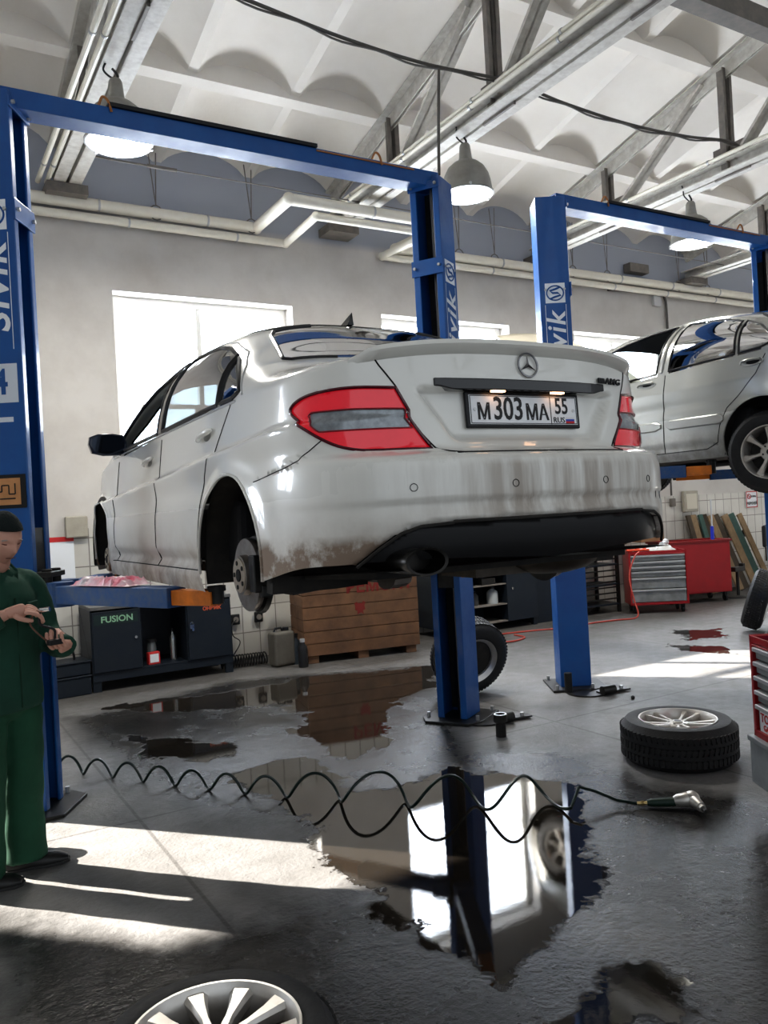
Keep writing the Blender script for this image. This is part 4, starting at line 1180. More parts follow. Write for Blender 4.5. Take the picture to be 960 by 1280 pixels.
dr2=[(S(.93),1.2),(S(.95),.94),(S(1.02),.80),(S(1.13),.69),(S(1.27),.57),(S(1.34),.44),(S(1.37),.31),(S(1.48),.265),(S(1.90),.265),(S(1.89),.6),(S(1.86),1.2)]
df2=[(S(1.86),1.2),(S(1.89),.6),(S(1.90),.265),(S(3.05),.265),(S(3.12),.5),(S(3.08),.78),(S(3.02),1.2)]
c.shell_lines=[(aR,1),(aF,1),(lamp2,1),(lid2,1),(bmp2,1),(dr2,1),(df2,1)]
c.shell_parts=[('trunk_lid',lid2,0),('rear_door',dr2,'each'),('front_door',df2,'each'),('rear_bumper',bmp2,0),('tail_lamp',lamp2,'each'),('cut',aR,0),('cut',aF,0)]
q2=[(.88,1.03),(.94,1.10),(1.05,1.19),(1.18,1.25),(1.20,1.255),(1.18,.985),(1.0,.995)]
r2=[(1.215,.984),(1.24,1.262),(1.42,1.315),(1.62,1.35),(1.80,1.365),(1.85,.963)]
f2=[(1.98,.955),(1.92,1.365),(2.2,1.355),(2.45,1.315),(2.68,1.245),(2.9,1.15),(3.1,1.04),(3.25,.925)]
rg2=[(-.2,.72),(.45,.74),(.62,.80),(.60,.92),(.54,1.08),(.49,1.15),(-.2,1.18)]
ws2=[(-.2,3.50),(.45,3.47),(.62,3.38),(.60,3.15),(.53,2.90),(.45,2.84),(-.2,2.82)]
hd2=[(-.2,3.56),(.60,3.50),(.70,3.62),(.68,3.9),(.5,4.25),(-.2,4.32)]
c.side_lines=[(q2,1),(r2,1),(f2,1)];c.top_lines=[(rg2,1),(ws2,1),(hd2,1)]
c.side_parts=[('quarter_window',q2,1),('rear_door_window',r2,1),('cut',f2,1)]
c.top_parts=[('rear_window',rg2,0),('windscreen',ws2,0),('cut',hd2,0)]
c.part_mats={'body':('body_shell',M_spaint,0,0),'trunk_lid':('trunk_lid',M_spaint,0,0),'rear_bumper':('rear_bumper',M_spaint,0,0),'rear_door':('rear_door',M_spaint,0,0),'front_door':('front_door',M_spaint,0,0),
 'tail_lamp':('tail_lamp',M_lred,.004,0),'quarter_window':('quarter_window',M_dglass,0,0),'rear_door_window':('rear_door_window',M_dglass,0,0),'rear_window':('rear_window',M_dglass,0,0),'windscreen':('windscreen',M_cglass,0,0)}
car2=empty('car',(6.447,2.84,1.70),0,label='dirty silver sedan with its wheels on and bonnet up, raised on the right-hand blue lift',cat='car')
c.make(car2)
for _a in (aR,aF):c.ribbon(_a[2:-4],.007,'arch_lip',M_spaint,car2)
c.ribbon(dens(dr2[1:8],5),.0035,'door_gap',M_gap,car2)
c.ribbon(dens([(S(1.48),.265),(S(1.90),.265),(S(3.05),.265)],20),.0035,'door_gap',M_gap,car2)
c.ribbon(dens([(S(1.88),.93),(S(1.89),.6),(S(1.90),.265)],10),.004,'door_gap',M_gap,car2)
c.ribbon(dens([(S(3.05),.265),(S(3.12),.5),(S(3.08),.78),(S(3.05),.88)],8),.0035,'door_gap',M_gap,car2)
c.ribbon(dens(lid2[1:5],6),.0035,'trunk_gap',M_gap,car2)
for wd in (q2,r2,f2):c.ribbon(dens(wd,5,True),.010,'window_seal',M_trim,car2,'side',closed=True)
c.ribbon(dens([(1.93,.96),(1.87,1.36)],8),.016,'pillar_trim',M_spaint,car2,'side')
for wd in (rg2,ws2):c.ribbon(dens([p for p in wd if p[0]>=0],5),.010,'screen_seal',M_trim,car2,'top')
# rubbing strips
for sg in (-1,1):
    for ya,yb_ in ((1.30,1.86),(1.92,2.9)):
        mb=MB();n=16;vs=[];fs=[]
        for i in range(n+1):
            y=ya+(yb_-ya)*i/n;e=min(1,(y-ya)/.04+.4,(yb_-y)/.04+.4)
            for dz,o in ((-.042,.0),(-.032,.012),(.032,.014),(.042,.0)):
                z=.50+dz*e+.01*(y-2);vs.append((sg*(float(c.side_w(y,z))+o),y,z))
        for i in range(n):
            for k in range(3):fs.append((i*4+k,(i+1)*4+k,(i+1)*4+k+1,i*4+k+1))
        fs+=[(0,1,2,3),(4*n,4*n+1,4*n+2,4*n+3)]
        mb.add(vs,fs);mb.build('rubbing_strip',M_spaint,car2,smooth=True,angle=40)
    for yy in (1.06,2.08):
        w=float(c.side_w(yy,.88));zz_=.895-.02*(yy-1)
        mb=MB();mb.tube([(sg*(w+.004),yy+.10*math.cos(a),zz_+.030*math.sin(a)) for a in np.linspace(0,2*PI,24)[:-1]],.004,6,closed=True);hh=mb.build('handle_surround',M_spaint,car2,smooth=True)
        mb=MB();mb.sphere((sg*(w-.002),yy-.01,zz_),.045,14,8,sc=(.16,1.3,.4));mb.build('handle_recess',M_gap,hh,smooth=True)
        mb=MB();mb.tube([(sg*(w+.006),yy-.075,zz_+.016),(sg*(w+.018),yy-.03,zz_+.018),(sg*(w+.018),yy+.03,zz_+.018),(sg*(w+.006),yy+.075,zz_+.016)],.011,8);mb.build('door_handle',M_spaint,hh,smooth=True)
    w=float(c.side_w(3.0,.9));mb=MB();mb.sphere((sg*(w+.12),3.0,1.0),.10,14,10,sc=(1.1,.55,.75));mm=mb.build('side_mirror',M_spaint,car2,smooth=True)
    mb=MB();mb.tube([(sg*(w-.03),3.0,.94),(sg*(w+.05),3.0,.96)],.02,8);mb.build('mirror_arm',M_trim,mm,smooth=True)
for ya in (Y2R,Y2F):
    for sg in (-1,1):
        mb=MB();vs=[];fs=[];n=28
        for i in range(n+1):
            a=rad(-14+208*i/n)
            for xx,rr in ((.842,R2+.004),(.83,R2+.03),(.56,R2+.035),(.46,R2+.02)):vs.append((sg*xx,ya+rr*math.cos(a),Z2+rr*math.sin(a)))
        for i in range(n):
            for k in range(3):fs.append((i*4+k,(i+1)*4+k,(i+1)*4+k+1,i*4+k+1))
        mb.add(vs,fs)
        vs=[(sg*.46,ya,Z2)]+[(sg*.46,ya+(R2+.03)*math.cos(rad(-14+208*i/n)),Z2+(R2+.03)*math.sin(rad(-14+208*i/n))) for i in range(n+1)]
        mb.add(vs,[(0,i+1,i+2) for i in range(n)]);mb.build('wheel_arch_liner',M_under,car2,smooth=True,fix=False)
        wh=empty('wheel',(sg*.735,ya,.196 if ya<2 else .25));wh.parent=car2
        wh.rotation_euler=(0,rad(90)*sg,.3)
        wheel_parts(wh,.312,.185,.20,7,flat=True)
# keep depth to three levels: fold wheel details straight under the wheel
mb=MB()
pan2=[(-.6,.14),(.6,.14),(.74,.60),(.46,.64),(.46,1.33),(.78,1.36),(.78,3.14),(.46,3.17),(.46,3.86),(.6,4.2),(-.6,4.2),(-.46,3.86),(-.46,3.17),(-.78,3.14),(-.78,1.36),(-.46,1.33),(-.46,.64),(-.74,.60)]
mb.prism(pan2,.20,.26);mb.build('floor_pan',M_under,car2)
mb=MB();mb.tube([(-.7,.98,.25),(.7,.98,.25)],.035,10);mb.tube([(-.65,3.5,.24),(.65,3.5,.24)],.03,10);mb.tube(catmull([(.3,.3,.2),(.2,1.0,.2),(.0,1.5,.18),(0,3,.17)],5),.03,8);mb.build('axles_and_exhaust',M_blackm,car2,smooth=True)
mb=MB();mb.box((0,2.2,.42),(1.45,2.1,.30));mb.box((0,3.2,.80),(1.35,.35,.20));mb.box((0,1.0,.88),(1.2,.3,.12));mb.build('cabin_lining',M_inter,car2,bevel=.03)
for x_ in (-.35,.35):
    mb=MB();mb.box((x_,2.45,.62),(.48,.48,.14));mb.box((x_,2.12,.86),(.46,.14,.50),rx=.2);mb.box((x_,2.03,1.16),(.25,.09,.14),rx=.2);mb.build('front_seat',M_inter,car2,bevel=.03,bseg=3)
mb=MB();mb.box((0,1.30,.62),(1.2,.45,.14));mb.box((0,1.10,.84),(1.2,.14,.42),rx=.3);mb.build('rear_seat',M_inter,car2,bevel=.03,bseg=3)
mb=MB();vs=[];fs=[]
for y_ in np.linspace(1.2,2.85,20):
    for x_ in np.linspace(-.5,.5,14):vs.append((x_,y_,float(c.up_top(x_,y_))-.03))
for i in range(19):
    for k in range(13):fs.append((i*14+k,i*14+k+1,(i+1)*14+k+1,(i+1)*14+k))
mb.add(vs,fs);mb.build('headliner',mat('grey_headliner'),car2,smooth=True,fix=False)
# raised bonnet
M_bon=mat('bonnet_underside_beige',(.50,.46,.37),.6,var=.4,vscale=5,vcol=(.35,.31,.25))
mb=MB();vs=[];fs=[]
for i in range(15):
    for k in range(19):
        t=i/14;x_=(-1+2*k/18)*(.70-.12*t**3);vs.append((x_,1.25*t,.10*(1-(x_/.72)**2)-.14*t**2.2))
for i in range(14):
    for k in range(18):fs.append((i*19+k,i*19+k+1,(i+1)*19+k+1,(i+1)*19+k))
mb.add(vs,fs);bo=mb.build('raised_hood',M_bon,car2,smooth=True,fix=False);bo.location=(0,3.36,1.10);bo.rotation_euler=(rad(40),0,0)
m_=bo.modifiers.new('s','SOLIDIFY');m_.thickness=.03
mb=MB();mb.box((0,3.9,.62),(1.1,.75,.30));mb.build('engine_bay',M_blackm,car2,bevel=.04)
# ------------------------------------------------------------------ two-post lifts
PW,PD=.24,.26
def post_frame(loc,u):
    """local x = open side of the channel"""
    ang=math.atan2(u[1],u[0]);return Matrix.Translation(loc)@Matrix.Rotation(ang,4,'Z')
def make_post(root,loc,u,side,z_arm,Hh=4.10):
    """one post of a lift; local +x opens toward the car"""
    p=empty('post',loc);p.parent=root;p.rotation_euler=(0,0,math.atan2(u[1],u[0]))
    hx,hy=PD/2,PW/2;t=.018;lip=.052
    mb=MB()
    mb.prism([(-hx,-hy),(hx,-hy),(hx,-hy+lip),(hx-t,-hy+lip),(hx-t,-hy+t),(-hx+t,-hy+t),(-hx+t,hy-t),(hx-t,hy-t),(hx-t,hy-lip),(hx,hy-lip),(hx,hy),(-hx,hy)],.02,Hh)
    mb.build('column',M_blue,p,bevel=.006)
    mb=MB();mb.box((-.02,0,(z_arm+Hh)/2-.2),(.10,.13,.012))
    mb.box((-.095,0,2.05),(.012,.19,4.0));inn=mb.build('inner_channel_back',M_blackm,p)
    # screw, cables
    mb=MB();mb.cyl((-.03,.0,.05),(-.03,0,Hh-.08),.022,n=12);mb.build('lifting_screw',M_blackm,p,smooth=True)
    for k,yy in enumerate((.040,.052)):
        mb=MB();mb.cyl((.06,yy,.05),(.06,yy-.02,Hh-.08),.005,n=8);mb.build('steel_cable',mat('oily_wire_rope',(.22,.21,.2),.4,metal=.6),p,smooth=True)
    for z in (3.42,Hh-.07):
        mb=MB();mb.box((hx+.006,0,z),(.012,PW+.02,.12 if z<4 else .06));br=mb.build('brace_plate',M_blue,p,bevel=.003)
        for s_ in (-1,1):
            mb=MB();mb.cyl((hx+.010,s_*(hy-.02),z),(hx+.028,s_*(hy-.02),z),.012,n=6);mb.build('bolt',M_screw,p)
    for s_ in (-1,1):
        for xx in (-.08,.08):
            mb=MB();mb.cyl((xx,s_*hy,3.42),(xx,s_*(hy+.012),3.42),.011,n=6);mb.build('bolt',M_screw,p)
    # base
    mb=MB();mb.prism([(.16+.0*math.cos(a),0) for a in ()] or [(-.22,-.24),(.14,-.24),(.25,-.17),(.25,.17),(.14,.24),(-.22,.24)],0,.02);
    mb.build('base_plate',M_blackm,p,bevel=.004)
    for (xx,yy) in ((-.18,-.2),(.12,-.2),(-.18,.2),(.12,.2)):
        mb=MB();mb.cyl((xx,yy,.02),(xx,yy,.055),.014,n=6);mb.build('anchor_bolt',M_screw,p)
    # carriage
    mb=MB();mb.box((.04,0,z_arm+.10),(.16,.135,.62));mb.box((.15,0,z_arm),(.14,.20,.05));mb.box((.15,0,z_arm+.14),(.14,.20,.03));mb.cyl((.18,.06,z_arm-.03),(.18,.06,z_arm+.17),.028,n=14);mb.cyl((.18,-.06,z_arm-.03),(.18,-.06,z_arm+.17),.028,n=14)
    mb.build('carriage',M_blackm,p,bevel=.005)
    return p
def face_text(p,side,z_emb=3.39):
    """logo on the wide side face; side=+1/-1 picks local +y or -y"""
    hy=PW/2+.0012
    F=frame((0,side*hy,0),(0,0,1),(0,side,0))  # text runs upward
    mb=MB();mb.box((z_emb,0,0),(.17,.17,.001),M=F);e=mb.build('logo_panel',M_white,p)
    mb=MB();mb.tube([(z_emb+.062*math.cos(a),.072*math.sin(a),.001) for a in np.linspace(0,2*PI,32)[:-1]],.006,6,closed=True,M=F)
    mb.tube([(z_emb-.05+.0,.045,.001)]+[(z_emb+q[0],q[1],.001) for q in ((-.035,.01),(-.02,-.045),(.0,-.02),(.0,.02),(.02,.045),(.035,-.01))]+[(z_emb+.05,-.045,.001)],.009,6,M=F)
    mb.build('logo_mark',M_blue,p)
    F2=frame((0,side*hy,0),(0,0,1),(0,side,0))
    textobj('lettering','Sivik',.225,M_white,p,F2@Matrix.Translation((z_emb-.42,-.005,.001)),shear=.22,bold=.0035,sx=1.08,ext=.0006,spacing=1.12)
    for s_ in (-1,1):
        mb=MB();mb.box((z_emb-.43,s_*.088,0),(.66,.004,.001),M=F);mb.build('decal_border',M_white,p)
def make_lift(dx,dy,z_arm,label,Hh=4.10):
    root=empty('car_lift',(2.07+dx,5.114+dy,0),label=label,cat='car lift')
    L=make_post(root,(-1.513,0,0),(.857,-.515),1,z_arm,Hh);R=make_post(root,(1.513,0,0),(-.857,-.515),-1,z_arm,Hh)
    face_text(L,-1);face_text(R,1)
    bm_=empty('top_beam',(0,0,Hh-4.10));bm_.parent=root
    mb=MB();x0,x1=-1.50,1.52
    mb.box2((x0,-.10,4.13),(x1,.06,4.142));mb.box2((x0,-.10,4.035),(x1,-.088,4.13));mb.box2((x0,.048,4.035),(x1,.06,4.13));mb.box2((x0,-.10,4.030),(x1,.06,4.037))
    mb.build('beam_channel',M_blue,bm_,bevel=.003)
    mb=MB();mb.box2((-.9,-.12,4.142),(.5,-.06,4.165));mb.build('hose_tray',M_black,bm_)
    for xx in (-.95,.95):
        mb=MB();mb.tube(catmull([(xx,-.09,4.145),(xx+.02,-.11,4.19),(xx+.05,-.115,4.17),(xx+.07,-.11,4.11)],5),.008,6);mb.build('hose_loop',mat('brown_hose',(.35,.14,.04),.4),bm_,smooth=True)
    mb=MB();mb.tube([(.5,-.105,4.125),(1.3,-.105,4.125)],.006,6);mb.build('copper_line',mat('brown_hose'),bm_,smooth=True)
    return root,L,R
def arm(root,p0,p1,p2,z,pad_z,w=.10):
    """telescopic arm in world-ish (lift local) coordinates"""
    a=empty('lift_arm',p0);a.parent=root
    P0=Vector((0,0,0));P1=Vector((p1[0]-p0[0],p1[1]-p0[1],0));P2=Vector((p2[0]-p0[0],p2[1]-p0[1],0))
    mb=MB();mb.bar(P0,P1,w+.02,.10);mb.cyl((0,0,-.07),(0,0,.07),.075,n=20);mb.build('outer_arm',M_blued,a,bevel=.004)
    mb=MB();mb.bar(P1,P2,w-.015,.075);mb.build('inner_arm',M_orange,a,bevel=.004)
    mb=MB();mb.cyl((P2.x,P2.y,-.03),(P2.x,P2.y,pad_z-z-.02),.035,n=16);mb.cyl((P2.x,P2.y,pad_z-z-.025),(P2.x,P2.y,pad_z-z),.045,n=20);mb.build('lifting_pad',M_blackm,a,smooth=True,angle=40)
    a.location=(p0[0],p0[1],z);return a
lift1,L1,R1=make_lift(0,0,1.21,'blue two-post lift holding up the white sedan, mechanic beside its left post')
lift2,L2,R2_=make_lift(4.377,.18,1.79,'blue two-post lift holding up the silver sedan at right',4.22)
def rel(p,base):return (p[0]-base[0],p[1]-base[1],0)
b1=(2.07,5.114);b2=(6.447,5.294)
arm(lift1,rel((.74,4.92),b1),rel((1.14,4.0),b1),rel((1.27,3.78),b1),1.235,1.29)
arm(lift1,rel((.80,5.12),b1),rel((1.16,5.75),b1),rel((1.30,6.05),b1),1.235,1.29)
arm(lift1,rel((3.40,4.92),b1),rel((3.0,4.15),b1),rel((2.78,3.8),b1),1.235,1.29)
arm(lift1,rel((3.34,5.12),b1),rel((3.0,5.75),b1),rel((2.85,6.05),b1),1.235,1.29)
arm(lift2,rel((5.13,5.12),b2),rel((5.62,4.55),b2),rel((5.75,4.40),b2),1.80,1.885)
arm(lift2,rel((5.18,5.30),b2),rel((5.55,5.65),b2),rel((5.75,5.92),b2),1.80,1.885)
arm(lift2,rel((7.76,5.12),b2),rel((7.35,4.75),b2),rel((7.15,4.45),b2),1.80,1.885)
arm(lift2,rel((7.71,5.30),b2),rel((7.35,5.65),b2),rel((7.15,5.92),b2),1.80,1.885)
# left post markings: number plate, strip, orange relief sticker
hy=PW/2+.0015
F=frame((0,-hy,0),(1,0,0),(0,-1,0))
mb=MB();mb.box((.0,2.44,0),(.20,.22,.001),M=F);n4=mb.build('number_panel',mat('pale_decal',(.62,.66,.72),.5),L1)
textobj('lettering','4',.20,M_blue,L1,F@Matrix.Translation((.0,2.44,.0012)),bold=.004,sx=.9)
mb=MB();mb.box((0,2.235,0),(.13,.028,.001),M=F);mb.build('decal_strip',mat('pale_decal'),L1)
mb=MB();mb.box((.01,1.83,.002),(.21,.19,.004),M=F);st=mb.build('sticker_back',M_black,L1)
mb=MB();mb.box((.0,1.83,.0048),(.17,.15,.002),M=F);s2_=mb.build('sticker_face',mat('tan_sticker',(.55,.28,.12),.6,var=.4,vscale=20,vcol=(.35,.15,.06)),L1)
mb=MB();
for a_,b_ in (((-.06,1.83),(-.02,1.83)),((-.02,1.83),(-.02,1.865)),((-.02,1.865),(.02,1.865)),((.02,1.865),(.02,1.815)),((.02,1.815),(.055,1.815)),((.055,1.815),(.055,1.875)),((-.06,1.79),(.055,1.79)),((-.06,1.79),(-.06,1.765))):
    mb.bar((a_[0],a_[1],.006),(b_[0],b_[1],.006),.007,.003,up=(0,0,1),M=F)
mb.build('sticker_pattern',M_black,L1)
# socket extension set at the post feet
def adapter(loc,r,h,label,rot=(0,0,0),m=M_blackm,grp=None):
    e=empty('pad_extension',loc,label=label,cat='lift adapter',rot=rot,group=grp)
    mb=MB();mb.lathe([(r*.55,0),(r*.75,0),(r*.75,h*.62),(r,h*.66),(r*1.02,h*.96),(r*.92,h),(r*.72,h),(r*.7,h*.8),(.001,h*.8)],24);mb.build('sleeve',m,e,smooth=True,angle=35)
    mb=MB();mb.lathe([(r*.93,h*.985),(r*.93,h*1.012),(r*.72,h*1.012),(r*.72,h*.985)],24);mb.build('rim_ring',M_silver if m is M_blackm else m,e,smooth=True,angle=35)
    return e
adapter((3.49,4.49,0),.048,.155,'black cylindrical lift pad extension standing alone beside the central post foot')
adapter((.42,4.52,0),.060,.17,'worn brass-coloured lift pad extension standing at the left post foot',m=mat('worn_brass_steel',(.32,.28,.20),.5,metal=.5,var=.5,vscale=15,vcol=(.5,.45,.35)))
def holder(loc,rz,lab):
    e=empty('adapter_holder',loc,rz,label=lab,cat='holder')
    mb=MB();mb.cyl((0,0,0),(0,0,.012),.17,n=30);mb.bar((.05,-.1,.018),(.34,-.06,.018),.07,.012);mb.build('foot_plate',M_blackm,e,smooth=True,angle=40)
    mb=MB();mb.cyl((-.14,.06,.012),(-.14,.06,.17),.032,n=16);mb.build('upright_sleeve',M_blackm,e,smooth=True,angle=40)
    mb=MB();mb.cyl((.05,-.16,.045),(.17,-.14,.045),.036,n=16);mb.build('lying_sleeve',M_blackm,e,smooth=True,angle=40)
    mb=MB();mb.cyl((.27,-.075,.02),(.27,-.075,.05),.016,n=6);mb.build('nut',M_screw,e)
    return e
holder((3.66,4.90,.0),-.3,'greasy steel holder with round sleeves at the foot of the central post')
holder((4.83,5.02,.0),-.3,'greasy steel holder with round sleeves at the foot of the second blue post')
# ------------------------------------------------------------------ loose wheels
def floor_wheel(loc,rot,label,R,w,rr,spokes,**k):
    e=empty('loose_wheel',loc,label=label,cat='wheel',rot=rot);wheel_parts(e,R,w,rr,spokes,**k);return e
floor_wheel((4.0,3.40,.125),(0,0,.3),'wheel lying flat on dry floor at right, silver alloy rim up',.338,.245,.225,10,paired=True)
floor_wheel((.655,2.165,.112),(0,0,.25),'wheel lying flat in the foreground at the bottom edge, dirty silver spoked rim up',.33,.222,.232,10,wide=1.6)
# behind the central post, tilted
def stand(loc,axis,roll=0.):
    q=Vector(axis).to_track_quat('Z','Y');return q.to_euler()
floor_wheel((4.10,5.66,.335),stand(0,(.12,.93,.30)),'black tyre standing tilted behind the foot of the central blue post',.325,.25,.20,7)
floor_wheel((8.38,5.88,.365),stand(0,(.51,-.87,-.33)),'studded winter tyre leaning at the right edge behind the near tool cart',.345,.22,.21,7,studs=True)

# ------------------------------------------------------------------ tool carts
def cart(name,loc,rz,w,d,h,rows,label,frame_m=M_red,face_m=M_greyd,hand=M_silver,casters=True,z0=.12,lip=.03,lab=None):
    """front faces local -y; origin at the middle of the base"""
    e=empty(name,loc,rz,label=label,cat='tool cart')
    mb=MB();t=.022
    mb.box2((-w/2,-d/2,z0),(-w/2+t,d/2,h));mb.box2((w/2-t,-d/2,z0),(w/2,d/2,h));mb.box2((-w/2,d/2-t,z0),(w/2,d/2,h));mb.box2((-w/2,-d/2,z0),(w/2,d/2,z0+.03))
    mb.box2((-w/2,-d/2,h-.05),(w/2,d/2,h-.04));
    for s_ in (-1,1):mb.box2((s_*(w/2-.01),-d/2,h-.05),(s_*(w/2),d/2,h+.0))
    mb.box2((-w/2,-d/2,h-.035),(w/2,-d/2+.012,h))
    mb.build('cabinet_frame',frame_m,e,bevel=.004)
    z=h-.05;tot=sum(rows);H_=z-(z0+.03)
    for i,r in enumerate(rows):
        hh=H_*r/tot;za=z-hh+.008;zb_=z-.002
        mb=MB();mb.box2((-w/2+t+.003,-d/2+.016,za),(w/2-t-.003,d/2-.05,zb_));dr=mb.build('drawer',face_m,e,bevel=.003)
        mb=MB();mb.prism([(-d/2+.018,zb_-.034),(-d/2-.004,zb_-.024),(-d/2-.004,zb_-.006),(-d/2+.002,zb_-.003),(-d/2+.018,zb_-.003)],-w/2+t+.006,w/2-t-.006,M=Matrix(((0,0,1,0),(1,0,0,0),(0,1,0,0),(0,0,0,1))))
        mb.build('drawer_handle',hand,dr)
        z-=hh
    if casters:
        for sx in (-1,1):
            for sy in (-1,1):
                c_=(sx*(w/2-.07),sy*(d/2-.07),0);mb=MB();mb.cyl((c_[0]-.015,c_[1],.045),(c_[0]+.015,c_[1],.045),.045,n=18);mb.box((c_[0],c_[1]+.01,.095),(.05,.05,.03));mb.box((c_[0]+.022,c_[1],.07),(.004,.03,.07));mb.box((c_[0]-.022,c_[1],.07),(.004,.03,.07));mb.build('caster',M_black,e,smooth=True,angle=40)
    return e
# near cart at right edge: front face normal (-.862,.507)
def tc_rot(nx,ny):return math.atan2(nx,-ny)
W_=.72;D_=.46
nrm=Vector((-.862,.507,0));tan_=Vector((.507,.862,0))
corner=Vector((3.70,2.66,0));cen=corner-tan_*(W_/2)-nrm*(D_/2)
nc=cart('tool_cart',(cen.x,cen.y,0),tc_rot(nrm.x,nrm.y),W_,D_,.865,[1.0,1.0,1.0,1.0,1.9],'red framed grey drawer tool cart cut by the right edge in the foreground',M_red,M_greyd,casters=False,z0=.355)
mb=MB();mb.box2((-W_/2-.015,-D_/2-.02,.11),(W_/2+.015,D_/2+.01,.34));mb.box2((-W_/2-.022,-D_/2-.03,.325),(W_/2+.022,D_/2+.015,.353));lb=mb.build('lower_drawer',M_greyd,nc,bevel=.005)
for sx in (-1,1):
    for sy in (-1,1):
        mb=MB();mb.cyl((sx*.27-.018,sy*.15,.052),(sx*.27+.018,sy*.15,.052),.052,n=20);mb.box((sx*.27,sy*.15,.10),(.055,.055,.03));mb.build('caster',M_black,nc,smooth=True,angle=40)
st=MB();MM=frame((.0,0,0),(1,0,0),(0,-1,0))
ov=MB();ov.box((-W_/2+.115,.435,D_/2-.0145),(.15,.105,.001),M=MM);sk=ov.build('sticker',M_white,nc)
textobj('sticker_text','TOK',.062,mat('sign_red'),nc,MM@Matrix.Translation((-W_/2+.115,.455,D_/2-.0135)),bold=.001)
textobj('sticker_text','GAS',.040,mat('sign_red'),nc,MM@Matrix.Translation((-W_/2+.115,.408,D_/2-.0135)),bold=.001)
for t_ in ():pass
# things on its top
def on_cart(name,label,cat,mb,m,loc,rz=0,**k):
    o=mb.build(name,m,loc=loc,rot=(0,0,rz),**k);return tag(o,label,cat)
topz=.828
p=cen+tan_*.28+nrm*.12
mb=MB();mb.cyl((0,0,0),(0,0,.05),.028,n=16);on_cart('spray_cap','small blue round cap lying on top of near cart','cap',mb,mat('blue_plastic',(.03,.05,.5),.35),(p.x,p.y,topz),smooth=True,angle=40)
p=cen+tan_*.22+nrm*.05
mb=MB();mb.cyl((-.1,0,.014),(.06,0,.014),.008,n=10);mb.cyl((.06,0,.014),(.10,0,.014),.014,n=12);on_cart('socket_wrench','chrome socket wrench on top of near cart','wrench',mb,M_chrome,(p.x,p.y,topz),.7,smooth=True,angle=40)
p=cen+tan_*.05+nrm*.06
mb=MB();mb.box((0,0,.03),(.20,.14,.06));on_cart('rag_box','black plastic tray on top of near cart','tray',mb,M_black,(p.x,p.y,topz),.4,bevel=.008)
# back grey cart
a_=Vector((8.57,7.97,0));b__=Vector((9.20,7.51,0));t_=(b__-a_).normalized();n_=Vector((t_.y,-t_.x,0))
cc_=(a_+b__)/2-n_*.22
bc=cart('tool_cart',(cc_.x,cc_.y,0),math.atan2(t_.y,t_.x),.78,.44,.86,[.55,.42,.42,.55,1.0,1.15],'red and grey drawer cart near the back wall with wrapped tools on top',M_red,mat('worn_grey_drawer',(.26,.27,.27),.5,var=.6,vscale=9,vcol=(.10,.10,.10)),mat('worn_edge',(.45,.46,.46),.4,metal=.4))
mb=MB();rnd=random.Random(3)
vs=[];fs=[];nx_,ny_=22,12
for j in range(ny_):
    for i in range(nx_):
        u=i/(nx_-1);v=j/(ny_-1);e=min(u,1-u,v,1-v)*6
        vs.append(((u-.5)*.58,(v-.5)*.30,.012+min(e,1)*(.025+.05*u*rnd.random()+.03*math.sin(9*u+4*v)**2)))
fs=[(j*nx_+i,j*nx_+i+1,(j+1)*nx_+i+1,(j+1)*nx_+i) for j in range(ny_-1) for i in range(nx_-1)]
mb.add(vs,fs);o=mb.build('plastic_wrap',mat('crumpled_film',(.62,.63,.60),.25,coat=.5),loc=(cc_.x,cc_.y,.84),rot=(0,0,math.atan2(t_.y,t_.x)),fix=False);tag(o,'crumpled clear plastic film heaped on the back drawer cart','plastic film')
mb=MB();mb.cyl((0,0,.035),(.12,0,.05),.035,.028,n=16);mb.sphere((.14,0,.06),.045,14,10);mb.cyl((.02,0,.0),(.02,.02,-.0),.01)
o=mb.build('air_gun',M_silver,loc=(cc_.x+t_.x*.10+.02,cc_.y+t_.y*.10,.90),rot=(0,0,.3),smooth=True,angle=50);tag(o,'rounded silver pneumatic gun resting on film on the back cart','air gun')
mb=MB();mb.box((0,0,.012),(.30,.12,.024));mb.box((.05,.03,.03),(.16,.05,.02),rz=.3);o=mb.build('red_cloth',mat('orange_red_cloth',(.65,.08,.03),.8),loc=(cc_.x-t_.x*.24-n_.x*-.10,cc_.y-t_.y*.24-n_.y*-.10,.865),rot=(0,0,math.atan2(t_.y,t_.x)),bevel=.006);tag(o,'orange red cloth on the left end of the back cart','cloth')
# red bin cart behind
e=empty('red_trolley',(10.15,8.25,0),-.35,label='plain red metal trolley on casters behind the grey drawer cart',cat='trolley')
mb=MB();mb.box2((-.52,-.26,.14),(.52,-.24,.90));mb.box2((-.52,.24,.14),(.52,.26,.90));mb.box2((-.52,-.26,.14),(-.5,.26,.90));mb.box2((.5,-.26,.14),(.52,.26,.90));mb.box2((-.52,-.26,.14),(.52,.26,.16));mb.build('bin_body',M_red,e,bevel=.004)
mb=MB()
for s_ in (-1,1):mb.box((0,s_*.265,.91),(1.10,.03,.03));mb.box((s_*.535,0,.91),(.03,.53,.03))
mb.build('rim',mat('dark_red',(.22,.01,.01),.4),e,bevel=.004)
for sx in (-1,1):
    for sy in (-1,1):
        mb=MB();mb.cyl((sx*.44-.015,sy*.2,.05),(sx*.44+.015,sy*.2,.05),.05,n=16);mb.box((sx*.44,sy*.2,.11),(.05,.05,.05));mb.build('caster',M_black,e,smooth=True,angle=40)
mb=MB();mb.cyl((0,0,0),(0,0,.40),.012,n=10);mb.cyl((0,0,-.25),(0,0,0),.028,.024,n=12);o=mb.build('long_screwdriver',M_silver,loc=(10.42,8.02,1.12),smooth=True,angle=40);o.data.materials.append(mat('blue_plastic'))
